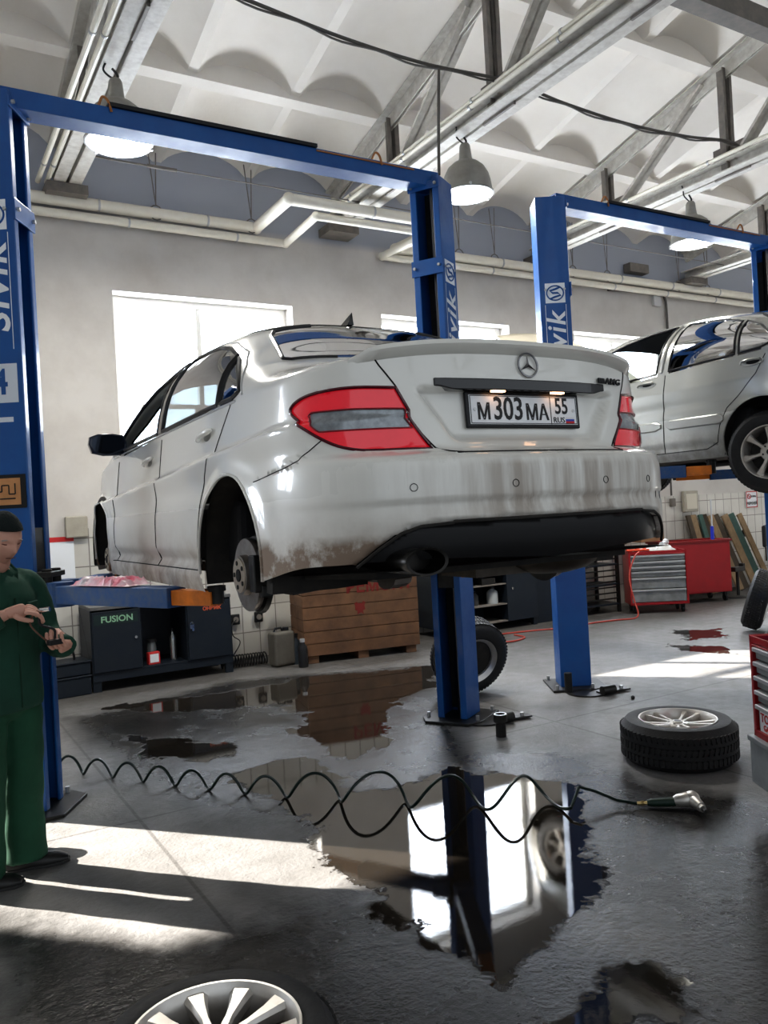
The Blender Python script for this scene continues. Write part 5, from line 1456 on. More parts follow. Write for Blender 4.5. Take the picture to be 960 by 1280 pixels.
for p_ in o.data.polygons:
    if p_.center.z<0:p_.material_index=1
tag(o,'tall thin rod with a blue grip standing in the red trolley','tool')
# brown carton behind cart
M_card=mat('brown_cardboard',(.30,.17,.09),.85,var=.4,vscale=6,vcol=(.2,.1,.05))
e=empty('cardboard_box',(9.45,8.45,.0),-.1,label='open brown cardboard box on top of the dark workbench behind the drawer cart',cat='box')
mb=MB();mb.box2((-.22,-.16,.95),(.22,.16,1.17));mb.build('carton',M_card,e,bevel=.004);mb=MB();mb.box((-.34,0,1.14),(.24,.32,.006),ry=-.4);mb.build('flap',M_card,e)
# dark workbench / grille unit behind right post
e=empty('storage_rack',(8.20,8.55,0),-.05,label='dark cluttered storage rack between second blue post and drawer cart',cat='rack')
mb=MB()
for sx in (-1,1):
    for sy in (-1,1):
        mb=MB();mb.box((sx*.5,sy*.22,.46),(.04,.04,.92));mb.build('upright',M_blackm,e)
for z in (.12,.40,.68,.93):
    mb=MB();mb.box((0,0,z),(1.04,.48,.025));mb.build('shelf',M_darkcab,e,bevel=.004)
for k in range(9):
    mb=MB();mb.box((0,-.23,.20+.08*k),(.98,.012,.02));mb.build('slat',M_blackm,e)
rnd=random.Random(5)
M_dk=[mat('dk%d'%i,c_,.6) for i,c_ in enumerate(((.05,.05,.05),(.03,.04,.05),(.09,.08,.07),(.02,.05,.035)))]
for i in range(4):
    mb=MB();w0=rnd.uniform(.14,.24)
    mb.prism([(-w0/2,-.09),(w0/2,-.09),(w0/2*1.06,.09),(-w0/2*1.06,.09)],0,.16+.05*i%.1);mb.tube([(-w0*.3,0,.17),(-w0*.25,0,.23),(w0*.25,0,.23),(w0*.3,0,.17)],.008,6)
    o=mb.build('tool_case',M_dk[i],loc=(7.82+.25*i,8.53,.9425),bevel=.006)
    tag(o,['black carrying case, leftmost on top of the dark rack','navy carrying case second from the left on the dark rack','brownish carrying case third from the left on the dark rack','dark green carrying case at the right end of the dark rack'][i],'case')
# tall dark cabinet (left of post 2)
mb=MB();mb.box2((-.22,-.24,0),(.22,.24,1.02));mb.box2((-.23,-.25,1.02),(.23,.25,1.04));o=mb.build('dark_locker',M_darkcab,loc=(7.42,8.6,0),bevel=.006);tag(o,'narrow black locker standing by the wall just behind the second blue post','locker')
# ------------------------------------------------------------------ workbenches
def workbench(loc,w,label,texts):
    e=empty('workbench',loc,label=label,cat='workbench');d=.60;h=.83
    cw=w*.34
    mb=MB();mb.box2((-w/2,-d/2,h-.035),(w/2,d/2,h));mb.build('bench_top',mat('worn_bench_top',(.12,.12,.12),.5,var=.5,vscale=12,vcol=(.2,.2,.19)),e,bevel=.004)
    mb=MB()
    for sx in (-1,1):
        a=sx*w/2;b=sx*(w/2-cw);x0,x1=min(a,b),max(a,b)
        mb.box2((x0,-d/2+.02,.17),(x0+.015,d/2,h-.035));mb.box2((x1-.015,-d/2+.02,.17),(x1,d/2,h-.035));mb.box2((x0,-d/2+.02,.17),(x1,d/2,.185));mb.box2((x0,d/2-.015,.17),(x1,d/2,h-.035))
        mb.box2((a-sx*.08,-d/2+.03,0),(a,-d/2+.08,.17));mb.box2((a-sx*.08,d/2-.08,0),(a,d/2-.03,.17))
    mb.box2((-w/2+cw,-d/2+.03,.17),(w/2-cw,d/2,.19));mb.box2((-w/2+cw,d/2-.02,.19),(w/2-cw,d/2,h-.035))
    mb.box2((-w/2,-d/2+.02,.10),(w/2,-d/2+.035,.17))
    mb.build('carcass',M_darkcab,e,bevel=.003)
    for sx in (-1,1):
        a=sx*w/2;b=sx*(w/2-cw);x0,x1=min(a,b)+.012,max(a,b)-.012
        mb=MB();mb.box2((x0,-d/2,.19),(x1,-d/2+.018,h-.05));dr=mb.build('door',M_darkcab,e,bevel=.004)
        mb=MB();kx=x1-.05 if sx<0 else x0+.05
        mb.cyl((kx,-d/2,.50),(kx,-d/2-.02,.50),.014,n=12);mb.build('knob',M_chrome,dr,smooth=True)
    return e,cw,d,h
wb,cw,d_,h_=workbench((2.20,8.52,0),1.42,'dark blue workbench with two doors and open middle, left of the wooden crate',None)
MM=frame((0,-d_/2-.001,0),(1,0,0),(0,-1,0))
mb=MB();mb.box((-.47,.70,.001),(.42,.10,.002),M=MM);mb.build('name_plate',mat('dark_green_plate',(.015,.03,.03),.4),wb)
textobj('lettering','FUSION',.085,mat('pale_green_letters',(.30,.52,.34),.5),wb,MM@Matrix.Translation((-.46,.698,.0025)),bold=.002,sx=1.05,ext=.001)
textobj('lettering','ОНВИК',.05,mat('orange_letters',(.6,.12,.05),.5),wb,MM@Matrix.Translation((.50,.70,.0025)),bold=.002,sx=1.1,ext=.001)
mb=MB();mb.tube([(.275+.016*math.cos(a),-d_/2-.018,.56+.02*math.sin(a)) for a in np.linspace(0,PI,9)],.004,6);mb.box((.275,-d_/2-.018,.535),(.045,.018,.045));mb.build('padlock',M_chrome,wb)
# things in open niche
def bottle(name,loc,r,h,m,label,cat,cap=M_black,neck=.4):
    e=empty(name,loc,label=label,cat=cat)
    mb=MB();mb.lathe([(0,0),(r,0),(r,h*.62),(r*.9,h*.72),(r*neck,h*.84),(r*neck,h*.9),(0,h*.9)],20);mb.build('bottle_body',m,e,smooth=True,angle=50)
    mb=MB();mb.lathe([(r*neck*1.15,h*.88),(r*neck*1.15,h),(0,h)],14);mb.build('cap',cap,e,smooth=True,angle=40);return e
bottle('glass_jar',(2.11,8.42,.19),.05,.24,mat('dim_glass_jar',(.10,.11,.11),.15,coat=1),'grey jar at the left in the open niche of the dark bench','jar',neck=.9)
bottle('metal_bottle',(2.33,8.42,.19),.035,.33,mat('shiny_can',(.4,.4,.38),.2,metal=.9),'tall shiny metal bottle in open niche of the dark bench','bottle')
e=empty('small_box',(2.10,8.33,.19),.1,label='small red and white box at the niche front of the dark bench',cat='box')
mb=MB();mb.box((0,0,.06),(.12,.06,.12));mb.build('carton',mat('sign_red'),e,bevel=.003);mb=MB();mb.box((0,-.031,.06),(.09,.002,.085));mb.build('white_label',M_white,e)
# toolbox left of bench
e=empty('toolbox',(1.22,8.36,0),.1,label='dark grey metal toolbox with carrying handle on the floor left of the bench',cat='toolbox')
mb=MB();mb.box2((-.24,-.15,0),(.24,.15,.17));mb.box2((-.25,-.16,.17),(.25,.16,.19));mb.build('lower_tray',M_darkcab,e,bevel=.008)
mb=MB();mb.box2((-.24,-.15,.195),(.24,.15,.31));mb.box2((-.25,-.16,.31),(.25,.16,.33));mb.build('upper_tray',M_darkcab,e,bevel=.008)
mb=MB();mb.tube(catmull([(-.13,0,.33),(-.12,0,.40),(-.05,0,.44),(.05,0,.44),(.12,0,.40),(.13,0,.33)],5),.011,8);mb.build('handle',M_black,e,smooth=True)
# second bench behind central post
e2=empty('shelf_cabinet',(6.38,8.56,0),label='black open-shelf cabinet by the wall behind the central blue post',cat='cabinet')
mb=MB();w=1.56
for x0,x1 in ((-.78,-.34),(.28,.78)):
    mb.box2((x0,-.28,.1),(x1,.28,.80))
mb.box2((-.34,.24,.1),(.28,.28,.80));mb.box2((-.78,-.30,.80),(.78,.28,.83))
for x_ in (-.76,.74):mb.box2((x_-.02,-.26,0),(x_+.04,-.2,.1))
mb.build('carcass',M_darkcab,e2,bevel=.004)
for z in (.10,.32,.58):
    mb=MB();mb.box2((-.34,-.27,z),(.28,.24,z+.015));mb.build('shelf',M_steeld,e2)
for x_ in (-.42,.36):
    mb=MB();mb.cyl((x_,-.28,.52),(x_,-.30,.52),.016,n=12);mb.build('knob',M_chrome,e2,smooth=True)
bottle('plastic_jug',(6.52,8.42,.335),.075,.22,mat('pale_jug',(.38,.40,.40),.4),'whitish plastic jug on the middle shelf of the black cabinet','jug')
bottle('oil_can',(6.25,8.44,.335),.05,.18,mat('dk0'),'black oil can left of the whitish jug','can')
mb=MB();mb.box((0,0,.04),(.22,.2,.08));mb.cyl((-.05,0,.08),(-.05,0,.14),.04,n=14);o=mb.build('spare_part',M_blackm,loc=(6.4,8.42,.595),bevel=.004);tag(o,'greasy black metal part on the top shelf of the black cabinet','car part')
e=empty('mug_rack',(5.78,8.25,.60),label='small rail with two steel cups on side of black cabinet by crate',cat='holder')
mb=MB();mb.cyl((-.10,0,.12),(.12,0,.12),.006,n=8);mb.build('rail',M_steel,e,smooth=True)
for k,x_ in enumerate((-.05,.01)):
    mb=MB();mb.lathe([(0,0),(.022,0),(.024,.085),(.020,.085),(.018,.01)],18,M=Matrix.Translation((x_,0,.02)));mb.build('cup',M_chrome,e,smooth=True,angle=40)
e.location=(5.62,8.22,.60)
# ------------------------------------------------------------------ wooden crate
M_wood=mat('old_crate_wood',(.20,.105,.055),.8,var=.9,vscale=5,vcol=(.08,.045,.028),bump=.3,bscale=18)
M_woodl=mat('pale_plank_wood',(.34,.24,.14),.85,var=.7,vscale=5,vcol=(.12,.08,.05),bump=.3,bscale=18)
e=empty('wooden_crate',(4.35,8.18,0),-.19,label='large brown planked wooden crate with faded red writing on its front',cat='crate')
cw_,cd_=1.34,.60
def crate_planks(name,x0,x1,y0,y1):
    for k in range(6):
        z0=.08+k*.132
        mb=MB();mb.box2((x0,y0,z0+.003),(x1,y1,z0+.129));mb.build(name,M_wood,e,bevel=.004)
crate_planks('front_plank',-cw_/2,cw_/2,-cd_/2,-cd_/2+.025);crate_planks('back_plank',-cw_/2,cw_/2,cd_/2-.025,cd_/2)
crate_planks('side_plank',-cw_/2,-cw_/2+.025,-cd_/2+.027,cd_/2-.027);crate_planks('side_plank',cw_/2-.025,cw_/2,-cd_/2+.027,cd_/2-.027)
for sx in (-1,0,1):
    mb=MB();mb.box2((sx*(cw_/2-.10)-.06,-cd_/2+.02,0),(sx*(cw_/2-.10)+.06,cd_/2-.02,.08));mb.build('skid',M_wood,e,bevel=.004)
mb=MB();mb.box2((-cw_/2,-cd_/2,.872),(cw_/2,cd_/2,.89));mb.build('lid_board',M_wood,e,bevel=.004)
MM=frame((0,-cd_/2-.001,0),(1,0,0),(0,-1,0))
M_rw=mat('faded_red_ink',(.20,.025,.02),.8)
textobj('lettering','РЕМОНТ',.19,M_rw,e,MM@Matrix.Translation((.22,.79,.001)),bold=.005,sx=.98,ext=.0008)
mb=MB();mb.prism([(-.035,-.07),(-.03,-.03),(-.06,-.02),(-.055,.02),(-.065,.05),(-.04,.07),(-.02,.05),(0,.055),(.02,.05),(.04,.075),(.065,.055),(.05,.02),(.06,-.02),(.03,-.03),(.04,-.075),(.01,-.05)],0,.001,M=MM@Matrix.Translation((-.02,.56,.001)));mb.build('stencil_mark',M_rw,e)
# canister, bottle, coil
e=empty('fuel_canister',(3.44,8.18,0),.15,label='grey-brown fuel canister on the floor left of the crate',cat='canister')
mb=MB();mb.box((0,0,.19),(.26,.17,.37));mb.build('can_body',mat('dusty_olive_can',(.13,.12,.10),.55,var=.5,vscale=8,vcol=(.07,.06,.05)),e,bevel=.035,bseg=4)
mb=MB();mb.cyl((.06,0,.37),(.06,0,.41),.035,n=16);mb.build('cap',M_black,e,smooth=True,angle=40);mb=MB();mb.tube([(-.09,0,.37),(-.07,0,.41),(.0,0,.41),(.02,0,.37)],.012,8);mb.build('handle',M_black,e,smooth=True)
bottle('black_bottle',(3.575,7.93,0),.052,.30,M_black,'black plastic bottle standing between canister and crate','bottle',cap=M_silver,neck=.45)
bottle('dark_flask',(3.60,8.16,0),.055,.33,mat('dk1'),'dark flask behind the black bottle beside the canister','flask')
mb=MB();P=[]
for i in range(17*14):
    a=2*PI*i/14;P.append((-.26+.52*i/(17*14),.07*math.cos(a),.07+.062*math.sin(a)))
mb.tube(P,.008,6);o=mb.build('coiled_cable',M_black,loc=(3.10,8.45,0.002),rot=(0,0,-.12),smooth=True);tag(o,'small tight black spiral cable on the floor between the bench and canister','cable')
mb=MB();mb.tube(catmull([(5.33,8.80,.75),(5.42,8.8,.6),(5.52,8.8,.5),(5.50,8.8,.35),(5.54,8.8,.12),(5.50,8.78,.02)],6),.012,8);o=mb.build('hanging_hose',M_black,smooth=True);tag(o,'thick black hose hanging on the tiles right of the wooden crate','hose')
# planks at the wall
M_green=mat('faded_green_paint_wood',(.07,.14,.12),.8,var=.7,vscale=5,vcol=(.05,.06,.05));M_dkw=mat('dark_damp_wood',(.09,.07,.05),.85,var=.6,vscale=6,vcol=(.03,.025,.02))
pl=[(10.84,.10,M_dkw,.02,'dark narrow'),(10.98,.16,M_woodl,.03,'pale brown'),(11.13,.10,M_green,.05,'thin dark green'),(11.25,.14,M_dkw,.10,'blackened'),(11.36,.15,M_woodl,.22,'yellowish'),(11.50,.20,M_dkw,.24,'wide grey-brown'),(11.72,.15,M_woodl,.26,'reddish brown'),(11.90,.21,M_green,.25,'wide faded green'),(12.10,.12,M_woodl,.27,'outer pale')]
pos=['leftmost of the boards leaning on the tiles','second board from the left on the tiles','third board from the left on the tiles','fourth board from the left on the tiles','middle board of the leaning stack','board right of the middle of the stack','third board from the right of the stack','second board from the right of the stack','rightmost board of the leaning stack']
for i,(x_,w_,m_,lean,adj) in enumerate(pl):
    L_=1.30
    mb=MB();mb.box((0,0,L_/2),(w_,.028,L_));o=mb.build('wooden_board',m_,bevel=.004)
    o.rotation_euler=(-.25,-lean*.9,0) ;o.location=(x_+lean*1.2,8.50+(.0 if i%2 else -.035),.018);tag(o,adj+' '+pos[i],'board','boards leaning against the tiled wall')
# stool/chair at right
e=empty('workshop_chair',(12.35,8.15,0),.5,label='black swivel chair with armrests at the far right by the tiled wall',cat='chair')
mb=MB();mb.box((0,0,.46),(.48,.46,.07));mb.build('seat',mat('worn_grey_seat',(.10,.10,.10),.7),e,bevel=.025,bseg=3)
mb=MB();mb.box((0,.27,.86),(.40,.06,.36));mb.build('backrest',M_black,e,bevel=.03,bseg=3)
mb=MB();mb.box((0,.27,.60),(.06,.02,.30));mb.cyl((0,0,.10),(0,0,.44),.028,n=14);mb.build('column',M_black,e)
for s_ in (-1,1):
    mb=MB();mb.box((s_*.28,-.02,.70),(.06,.30,.035));mb.tube([(s_*.22,.0,.45),(s_*.28,.0,.46),(s_*.28,.03,.69)],.012,8);mb.build('armrest',M_black,e,bevel=.006)
for k in range(5):
    a=2*PI*k/5;mb=MB();mb.bar((0,0,.10),(.28*math.cos(a),.28*math.sin(a),.07),.045,.03);mb.sphere((.28*math.cos(a),.28*math.sin(a),.028),.028,10,6);mb.build('leg',M_black,e)
e=empty('hydraulic_stand',(10.95,8.02,0),label='small black pedestal stand with round foot in front of the boards',cat='stand')
mb=MB();mb.lathe([(0,0),(.20,0),(.20,.012),(.03,.03),(0,.03)],24);mb.build('foot',M_blackm,e,smooth=True,angle=40)
mb=MB();mb.cyl((0,0,.02),(0,0,.40),.025,n=12);mb.build('pole',M_blackm,e,smooth=True,angle=40);mb=MB();mb.box((0,0,.43),(.24,.12,.07));mb.box((.12,0,.47),(.06,.08,.08));mb.build('clamp_head',M_blackm,e,bevel=.01)
# red air hose on the floor and up to the cart
M_rh=mat('red_air_hose',(.45,.07,.05),.45)
mb=MB();mb.tube(catmull([(8.66,7.86,.86),(8.50,7.80,.80),(8.38,7.80,.55),(8.36,7.72,.25),(8.30,7.62,.03),(8.0,7.7,.012),(7.55,7.75,.012),(7.2,7.55,.012),(7.0,7.75,.012),(6.6,7.9,.012),(6.1,7.95,.012),(5.8,7.7,.012),(6.0,7.45,.012),(6.3,7.55,.012),(6.35,7.8,.012)],8),.010,8)
o=mb.build('air_hose',M_rh,smooth=True);tag(o,'thin red air hose from the drawer cart trailing over the floor','hose')
# ------------------------------------------------------------------ spiral hose with the air tool
ax=catmull([(.78,5.80,0),(1.10,5.31,0),(1.39,4.87,0),(1.67,4.47,0),(1.95,4.15,0),(2.20,3.86,0),(2.45,3.60,0),(2.70,3.38,0),(2.92,3.22,0)],16)
Ls=[0];
for a,b in zip(ax[:-1],ax[1:]):Ls.append(Ls[-1]+(b-a).length)
tot=Ls[-1];P=[];N_=900;ph=0.
for i in range(N_+1):
    s_=tot*i/N_;k=min(int(np.searchsorted(Ls,s_,side='right'))-1,len(ax)-2);t=(s_-Ls[k])/(Ls[k+1]-Ls[k]);p=ax[k].lerp(ax[k+1],t);d=(ax[k+1]-ax[k]).normalized();n=Vector((-d.y,d.x,0))
    f=i/N_;pitch=.255+(.40-.255)*float(sm(f,.45,.7));ph+=2*PI*(tot/N_)/pitch
    r=.052+.050*float(sm(f,.45,.75));side=.4+.9*float(sm(f,.4,.7))
    P.append(p-n*(r*side*math.sin(ph+.0))+Vector((0,0,.008+r*(1-math.cos(ph))*(1-.25*float(sm(f,.5,.8))))))
P+=[Vector(q) for q in ((2.98,3.20,.10),(3.06,3.17,.07),(3.13,3.08,.03),(3.19,3.00,.022))]
mb=MB();mb.tube(P,.0085,8);o=mb.build('spiral_air_hose',mat('dark_green_hose',(.008,.02,.016),.3),smooth=True,fix=False);tag(o,'dark spiral air hose stretched in loops across the wet floor','hose')
e=empty('air_ratchet',(3.19,3.00,.0),math.atan2(-.20,.22),label='chrome pneumatic angle wrench lying at the end of the spiral hose',cat='air tool')
mb=MB();mb.cyl((0,0,.022),(.05,0,.024),.010,n=12);mb.cyl((.02,0,.022),(.035,0,.024),.014,n=6);mb.build('hose_fitting',mat('brass',(.55,.42,.2),.3,metal=1),e,smooth=True,angle=35)
mb=MB();mb.tube([(.05,0,.026),(.08,0,.028),(.16,0,.032),(.19,0,.034)],[.016,.021,.023,.021],14);mb.build('grip',mat('dark_green_grip',(.01,.03,.02),.5),e,smooth=True,angle=40)
mb=MB();mb.tube([(.185,0,.036),(.20,0,.040),(.25,0,.048),(.285,0,.05)],[.024,.032,.038,.030],16);mb.sphere((.27,0,.052),.040,16,10);mb.build('housing',M_alloy,e,smooth=True,angle=50)
mb=MB();mb.tube([(.27,0,.05),(.285,-.045,.045),(.30,-.085,.040)],[.032,.030,.024],14);mb.cyl((.30,-.085,.04),(.306,-.105,.038),.018,n=12);mb.build('angle_head',M_alloy,e,smooth=True,angle=45)
mb=MB();mb.cyl((.306,-.105,.038),(.315,-.135,.036),.011,n=10);mb.build('socket',M_blackm,e,smooth=True)
# small bits on the floor
mb=MB();mb.sphere((0,0,.014),.016,10,6);o=mb.build('rubber_plug',M_black,loc=(4.93,4.62,0),smooth=True);tag(o,'tiny black plug on the dry floor right of second blue post','plug')
# film on the arm
rnd=random.Random(11);vs=[];nx_,ny_=26,10
for j in range(ny_):
    for i in range(nx_):
        u=i/(nx_-1);v=j/(ny_-1);e_=min(u,1-u,v,1-v)*8
        vs.append(((u-.5)*.50+rnd.uniform(-.006,.006),(v-.5)*.17,min(e_,1)*(.015+.035*rnd.random())))
mb=MB();mb.add(vs,[(j*nx_+i,j*nx_+i+1,(j+1)*nx_+i+1,(j+1)*nx_+i) for j in range(ny_-1) for i in range(nx_-1)])
pm_=mat('pink_film',(.75,.68,.70),.3,coat=.4,var=.9,vscale=9,vcol=(.75,.08,.16))
o=mb.build('plastic_bag',pm_,fix=False);o.location=(.93,4.50,1.292);o.rotation_euler=(0,0,math.atan2(-.92,.40));tag(o,'crumpled pink and clear plastic bag lying on the left blue lift arm','plastic bag')
# ------------------------------------------------------------------ bell lamps
def lamp(loc,label):
    e=empty('bell_lamp',loc,label=label,cat='lamp')
    mb=MB();mb.lathe([(.0,.47),(.040,.47),(.050,.45),(.062,.33),(.075,.305),(.125,.28),(.175,.235),(.210,.17),(.228,.10),(.238,.02),(.246,.0),(.252,.0),(.252,-.012),(.238,-.012),(.222,.03),(.21,.10),(.19,.17),(.15,.22),(.09,.26),(0,.27)],48);mb.build('shade',mat('dusty_aluminium_shade',(.34,.33,.30),.5,metal=.45,var=.5,vscale=8,vcol=(.18,.16,.14)),e,smooth=True,angle=60)
    mb=MB();mb.lathe([(0,-.004),(.15,-.002),(.225,.008),(.225,.014),(0,.004)],40);mb.build('diffuser_glass',mat('lamp_glow',(1,1,1),.5,emit=(1,.98,.94),estr=7),e,smooth=True,fix=True)
    mb=MB();mb.lathe([(.232,-.016),(.244,-.016),(.244,-.004),(.232,-.004)],40,closed=True);mb.build('rim_ring',M_silver,e,smooth=True,angle=40)
    for a in (0,2.1,4.2):
        mb=MB();mb.box((.246*math.cos(a),.246*math.sin(a),-.004),(.018,.018,.04));mb.build('clip',M_silver,e)
    mb=MB();mb.tube(catmull([(0,0,.47),(.02,0,.50),(.0,0,.53),(-.02,0,.55)],4),.010,8);mb.build('hook',M_blackm,e,smooth=True)
    mb=MB();mb.tube(catmull([(0,0,.47),(-.05,.0,.49),(-.08,.02,.54),(-.05,.05,.62),(-.03,.08,.68)],5),.008,6);mb.build('cable',M_black,e,smooth=True)
    L=bpy.data.lights.new('lamp_light','AREA');L.shape='DISK';L.size=.42;L.energy=35;L.color=(1,.97,.9)
    o=bpy.data.objects.new('lamp_light',L);col.objects.link(o);o.parent=e;o.location=(0,0,-.03)
lamp((1.52,6.22,4.50),'lit bell-shaped industrial lamp at upper left, partly behind the blue beam')
lamp((4.73,6.15,4.57),'lit bell-shaped industrial lamp hanging right of the central blue post')
lamp((7.95,6.17,4.50),'lit bell-shaped industrial lamp behind the beam of right lift')
# ------------------------------------------------------------------ mechanic
HD=Vector((.555,-.832,0));LF=Vector((.832,.555,0))
PB=Vector((.332,4.18,0))
def J(f,l,z):return (f,l,z)
person=empty('person',PB,math.atan2(HD.y,HD.x),label='mechanic in green overalls and black beanie looking down at a cable in his hands',cat='person')
def skin(name,joints,edges,m,parent,sub=2,smooth=True,root=0,decim=None):
    me=bpy.data.meshes.new(name);me.from_pydata([j[:3] for j in joints],edges,[])
    o=bpy.data.objects.new(name,me);col.objects.link(o);o.parent=parent;me.materials.append(m)
    md=o.modifiers.new('skin','SKIN');md.use_smooth_shade=True;md.use_x_symmetry=False
    if not me.skin_vertices:
        try:me.skin_vertices.new()
        except Exception:
            pass
    lay=me.skin_vertices
    if len(lay):
        for i,j in enumerate(joints):
            r=j[3];r2=j[4] if len(j)>4 else r
            lay[0].data[i].radius=(r,r2);lay[0].data[i].use_root=(i==root)
    sb=o.modifiers.new('sub','SUBSURF');sb.levels=sub;sb.render_levels=sub
    return o
def ellipsoid_loft(rings,n=24):
    """rings: (cx,cy,z,rx,ry[,exp])"""
    mb=MB();vs=[];fs=[]
    for r in rings:
        cx,cy,z,rx,ry=r[:5];tx=r[5] if len(r)>5 else 0
        for i in range(n):
            a=2*PI*i/n;vs.append((cx+rx*math.cos(a),cy+ry*math.sin(a),z+tx*math.cos(a)))
    for k in range(len(rings)-1):
        for i in range(n):fs.append((k*n+i,k*n+(i+1)%n,(k+1)*n+(i+1)%n,(k+1)*n+i))
    fs.append(tuple(reversed(range(n))));fs.append(tuple((len(rings)-1)*n+i for i in range(n)))
    mb.add(vs,fs);return mb
M_skin=mat('skin',(.58,.33,.25),.5,var=.25,vscale=12,vcol=(.48,.22,.17));M_ov=mat('green_overall_cloth',(.016,.070,.045),.85,var=.6,vscale=7,vcol=(.009,.036,.024),bump=.4,bscale=14)
M_ov2=mat('green_trouser_cloth',(.016,.080,.042),.85,var=.6,vscale=6,vcol=(.009,.04,.022),bump=.4,bscale=10)
M_shoe=mat('black_shoe_leather',(.012,.012,.012),.4);M_hat=mat('dark_knit',(.012,.018,.018),.95,bump=.6,bscale=120)
M_hair=mat('grey_stubble',(.35,.30,.27),.9)
# local axes: x forward, y left, z up.  joints (x,y,z,r)
jt=[(0,0,.93,.13,.16),(0.0,0,1.08,.12,.155),(.0,0,1.24,.12,.17),(.0,0,1.35,.07,.09),(.015,0,1.45,.055,.055),(.03,0,1.50,.05,.05),
 # left arm 6..9
 (.0,.17,1.33,.048,.048),(.05,.27,1.10,.045,.045),(.29,.15,1.065,.034,.034),(.33,.11,1.07,.026,.032),
 # right arm 10..13
 (.0,-.17,1.33,.048,.048),(.05,-.28,1.13,.045,.045),(.19,-.15,1.225,.034,.034),(.235,-.105,1.245,.026,.032),
 # left leg 14..17
 (.0,.09,.86,.095,.095),(.02,.11,.48,.06,.06),(-.01,.105,.11,.035,.035),(.05,.165,.045,.028,.034),
 (.0,-.09,.86,.095,.095),(.02,-.12,.48,.06,.06),(-.02,-.135,.11,.035,.035),(.05,-.085,.045,.028,.034)]
ed=[(0,1),(1,2),(2,3),(3,4),(4,5),(3,6),(6,7),(7,8),(8,9),(3,10),(10,11),(11,12),(12,13),(0,14),(14,15),(15,16),(16,17),(0,18),(18,19),(19,20),(20,21)]
body=skin('body',jt,ed,M_skin,person,1)
# head (tilted down)
head=empty('head',(.045,0,1.47));head.parent=person;head.rotation_euler=(0,rad(24),rad(-8))
mb=MB();n=28
def headpt(th,ph):
    # th 0 top..pi bottom, ph 0 = front
    x=math.sin(th)*math.cos(ph);y=math.sin(th)*math.sin(ph);z=math.cos(th)
    X_=.098*x;Y_=.076*y;Z_=.120*z
    if z<0:
        k=-z;X_*=(1-.18*k) if x>0 else (1-.45*k);Y_*=(1-.30*k)
        if x>0:X_+=.012*k
    f=max(0,x)
    # brow, eye sockets, nose, mouth, chin
    X_+=f**6*.006*math.exp(-((z-.22)/.10)**2)
    for s_ in (-1,1):X_-=f*.014*math.exp(-((z-.08)/.085)**2-((y-s_*.40)/.17)**2)
    X_+=f*.012*math.exp(-((z+.42)/.14)**2-((y)/.30)**2)-f*.006*math.exp(-((z+.50)/.03)**2-((y)/.28)**2)
    X_+=f*.010*math.exp(-((z+.78)/.15)**2-(y/.22)**2)
    w_=.11+.10*max(0,min(1,(.12-z)/.36))
    nz=math.exp(-((z+.16)/.15)**2)*.030+math.exp(-((z-.02)/.16)**2)*.013
    X_+=f**3*nz*math.exp(-(y/w_)**2)
    return (X_,Y_,Z_+.115)
vs=[];fs=[];A,B_=48,64
for i in range(A+1):
    for j in range(B_):vs.append(headpt(PI*i/A,2*PI*j/B_))
for i in range(A):
    for j in range(B_):fs.append((i*B_+j,(i+1)*B_+j,(i+1)*B_+(j+1)%B_,i*B_+(j+1)%B_))
mb.add(vs,fs);
for s_ in (-1,1):mb.sphere((-.005,s_*.076,.11),.03,12,8,sc=(.62,.28,1.05));mb.sphere((-.010,s_*.084,.115),.024,10,6,sc=(.5,.25,1))
mb.sphere((.0,0,.0),.058,16,10,sc=(1,.95,1.2))
mb.build('face',M_skin,head,smooth=True,angle=180)
for s_ in (-1,1):
    mb=MB();mb.tube(catmull([(.083,s_*.016,.139),(.086,s_*.030,.143),(.076,s_*.050,.136)],5),[.0036]*11,6)
    mb.build('eyebrow',M_hair,head,smooth=True)
    mb=MB();mb.tube(catmull([(.0805,s_*.018,.121),(.082,s_*.030,.1185),(.073,s_*.046,.121)],5),[.0028]*11,6)
    mb.build('eyelid',mat('dark_skin_line',(.16,.06,.045),.7),head,smooth=True)
mb=MB();mb.tube(catmull([(.092,-.024,.056),(.099,0,.0575),(.092,.024,.056)],6),.0018,6)
mb.build('mouth',mat('dark_skin_line',(.16,.06,.045),.7),head,smooth=True)
mb=MB();vs=[];fs=[]
A,B_=14,32
for i in range(A+1):
    th=.0+1.18*i/A
    for j in range(B_):
        a=2*PI*j/B_;t_=th+.17*(-math.cos(a))*(i/A)
        x,y,z=headpt(t_,a);cx,cy,cz=0,0,.115;k=1.09+(.02 if i>=A-3 else 0)
        vs.append((cx+(x-cx)*k,cy+(y-cy)*k,cz+(z-cz)*k))
for i in range(A):
    for j in range(B_):fs.append((i*B_+j,(i+1)*B_+j,(i+1)*B_+(j+1)%B_,i*B_+(j+1)%B_))
mb.add(vs,fs);o=mb.build('beanie',M_hat,head,smooth=True,fix=False,angle=180);m_=o.modifiers.new('s','SOLIDIFY');m_.thickness=.008;m_.offset=-1
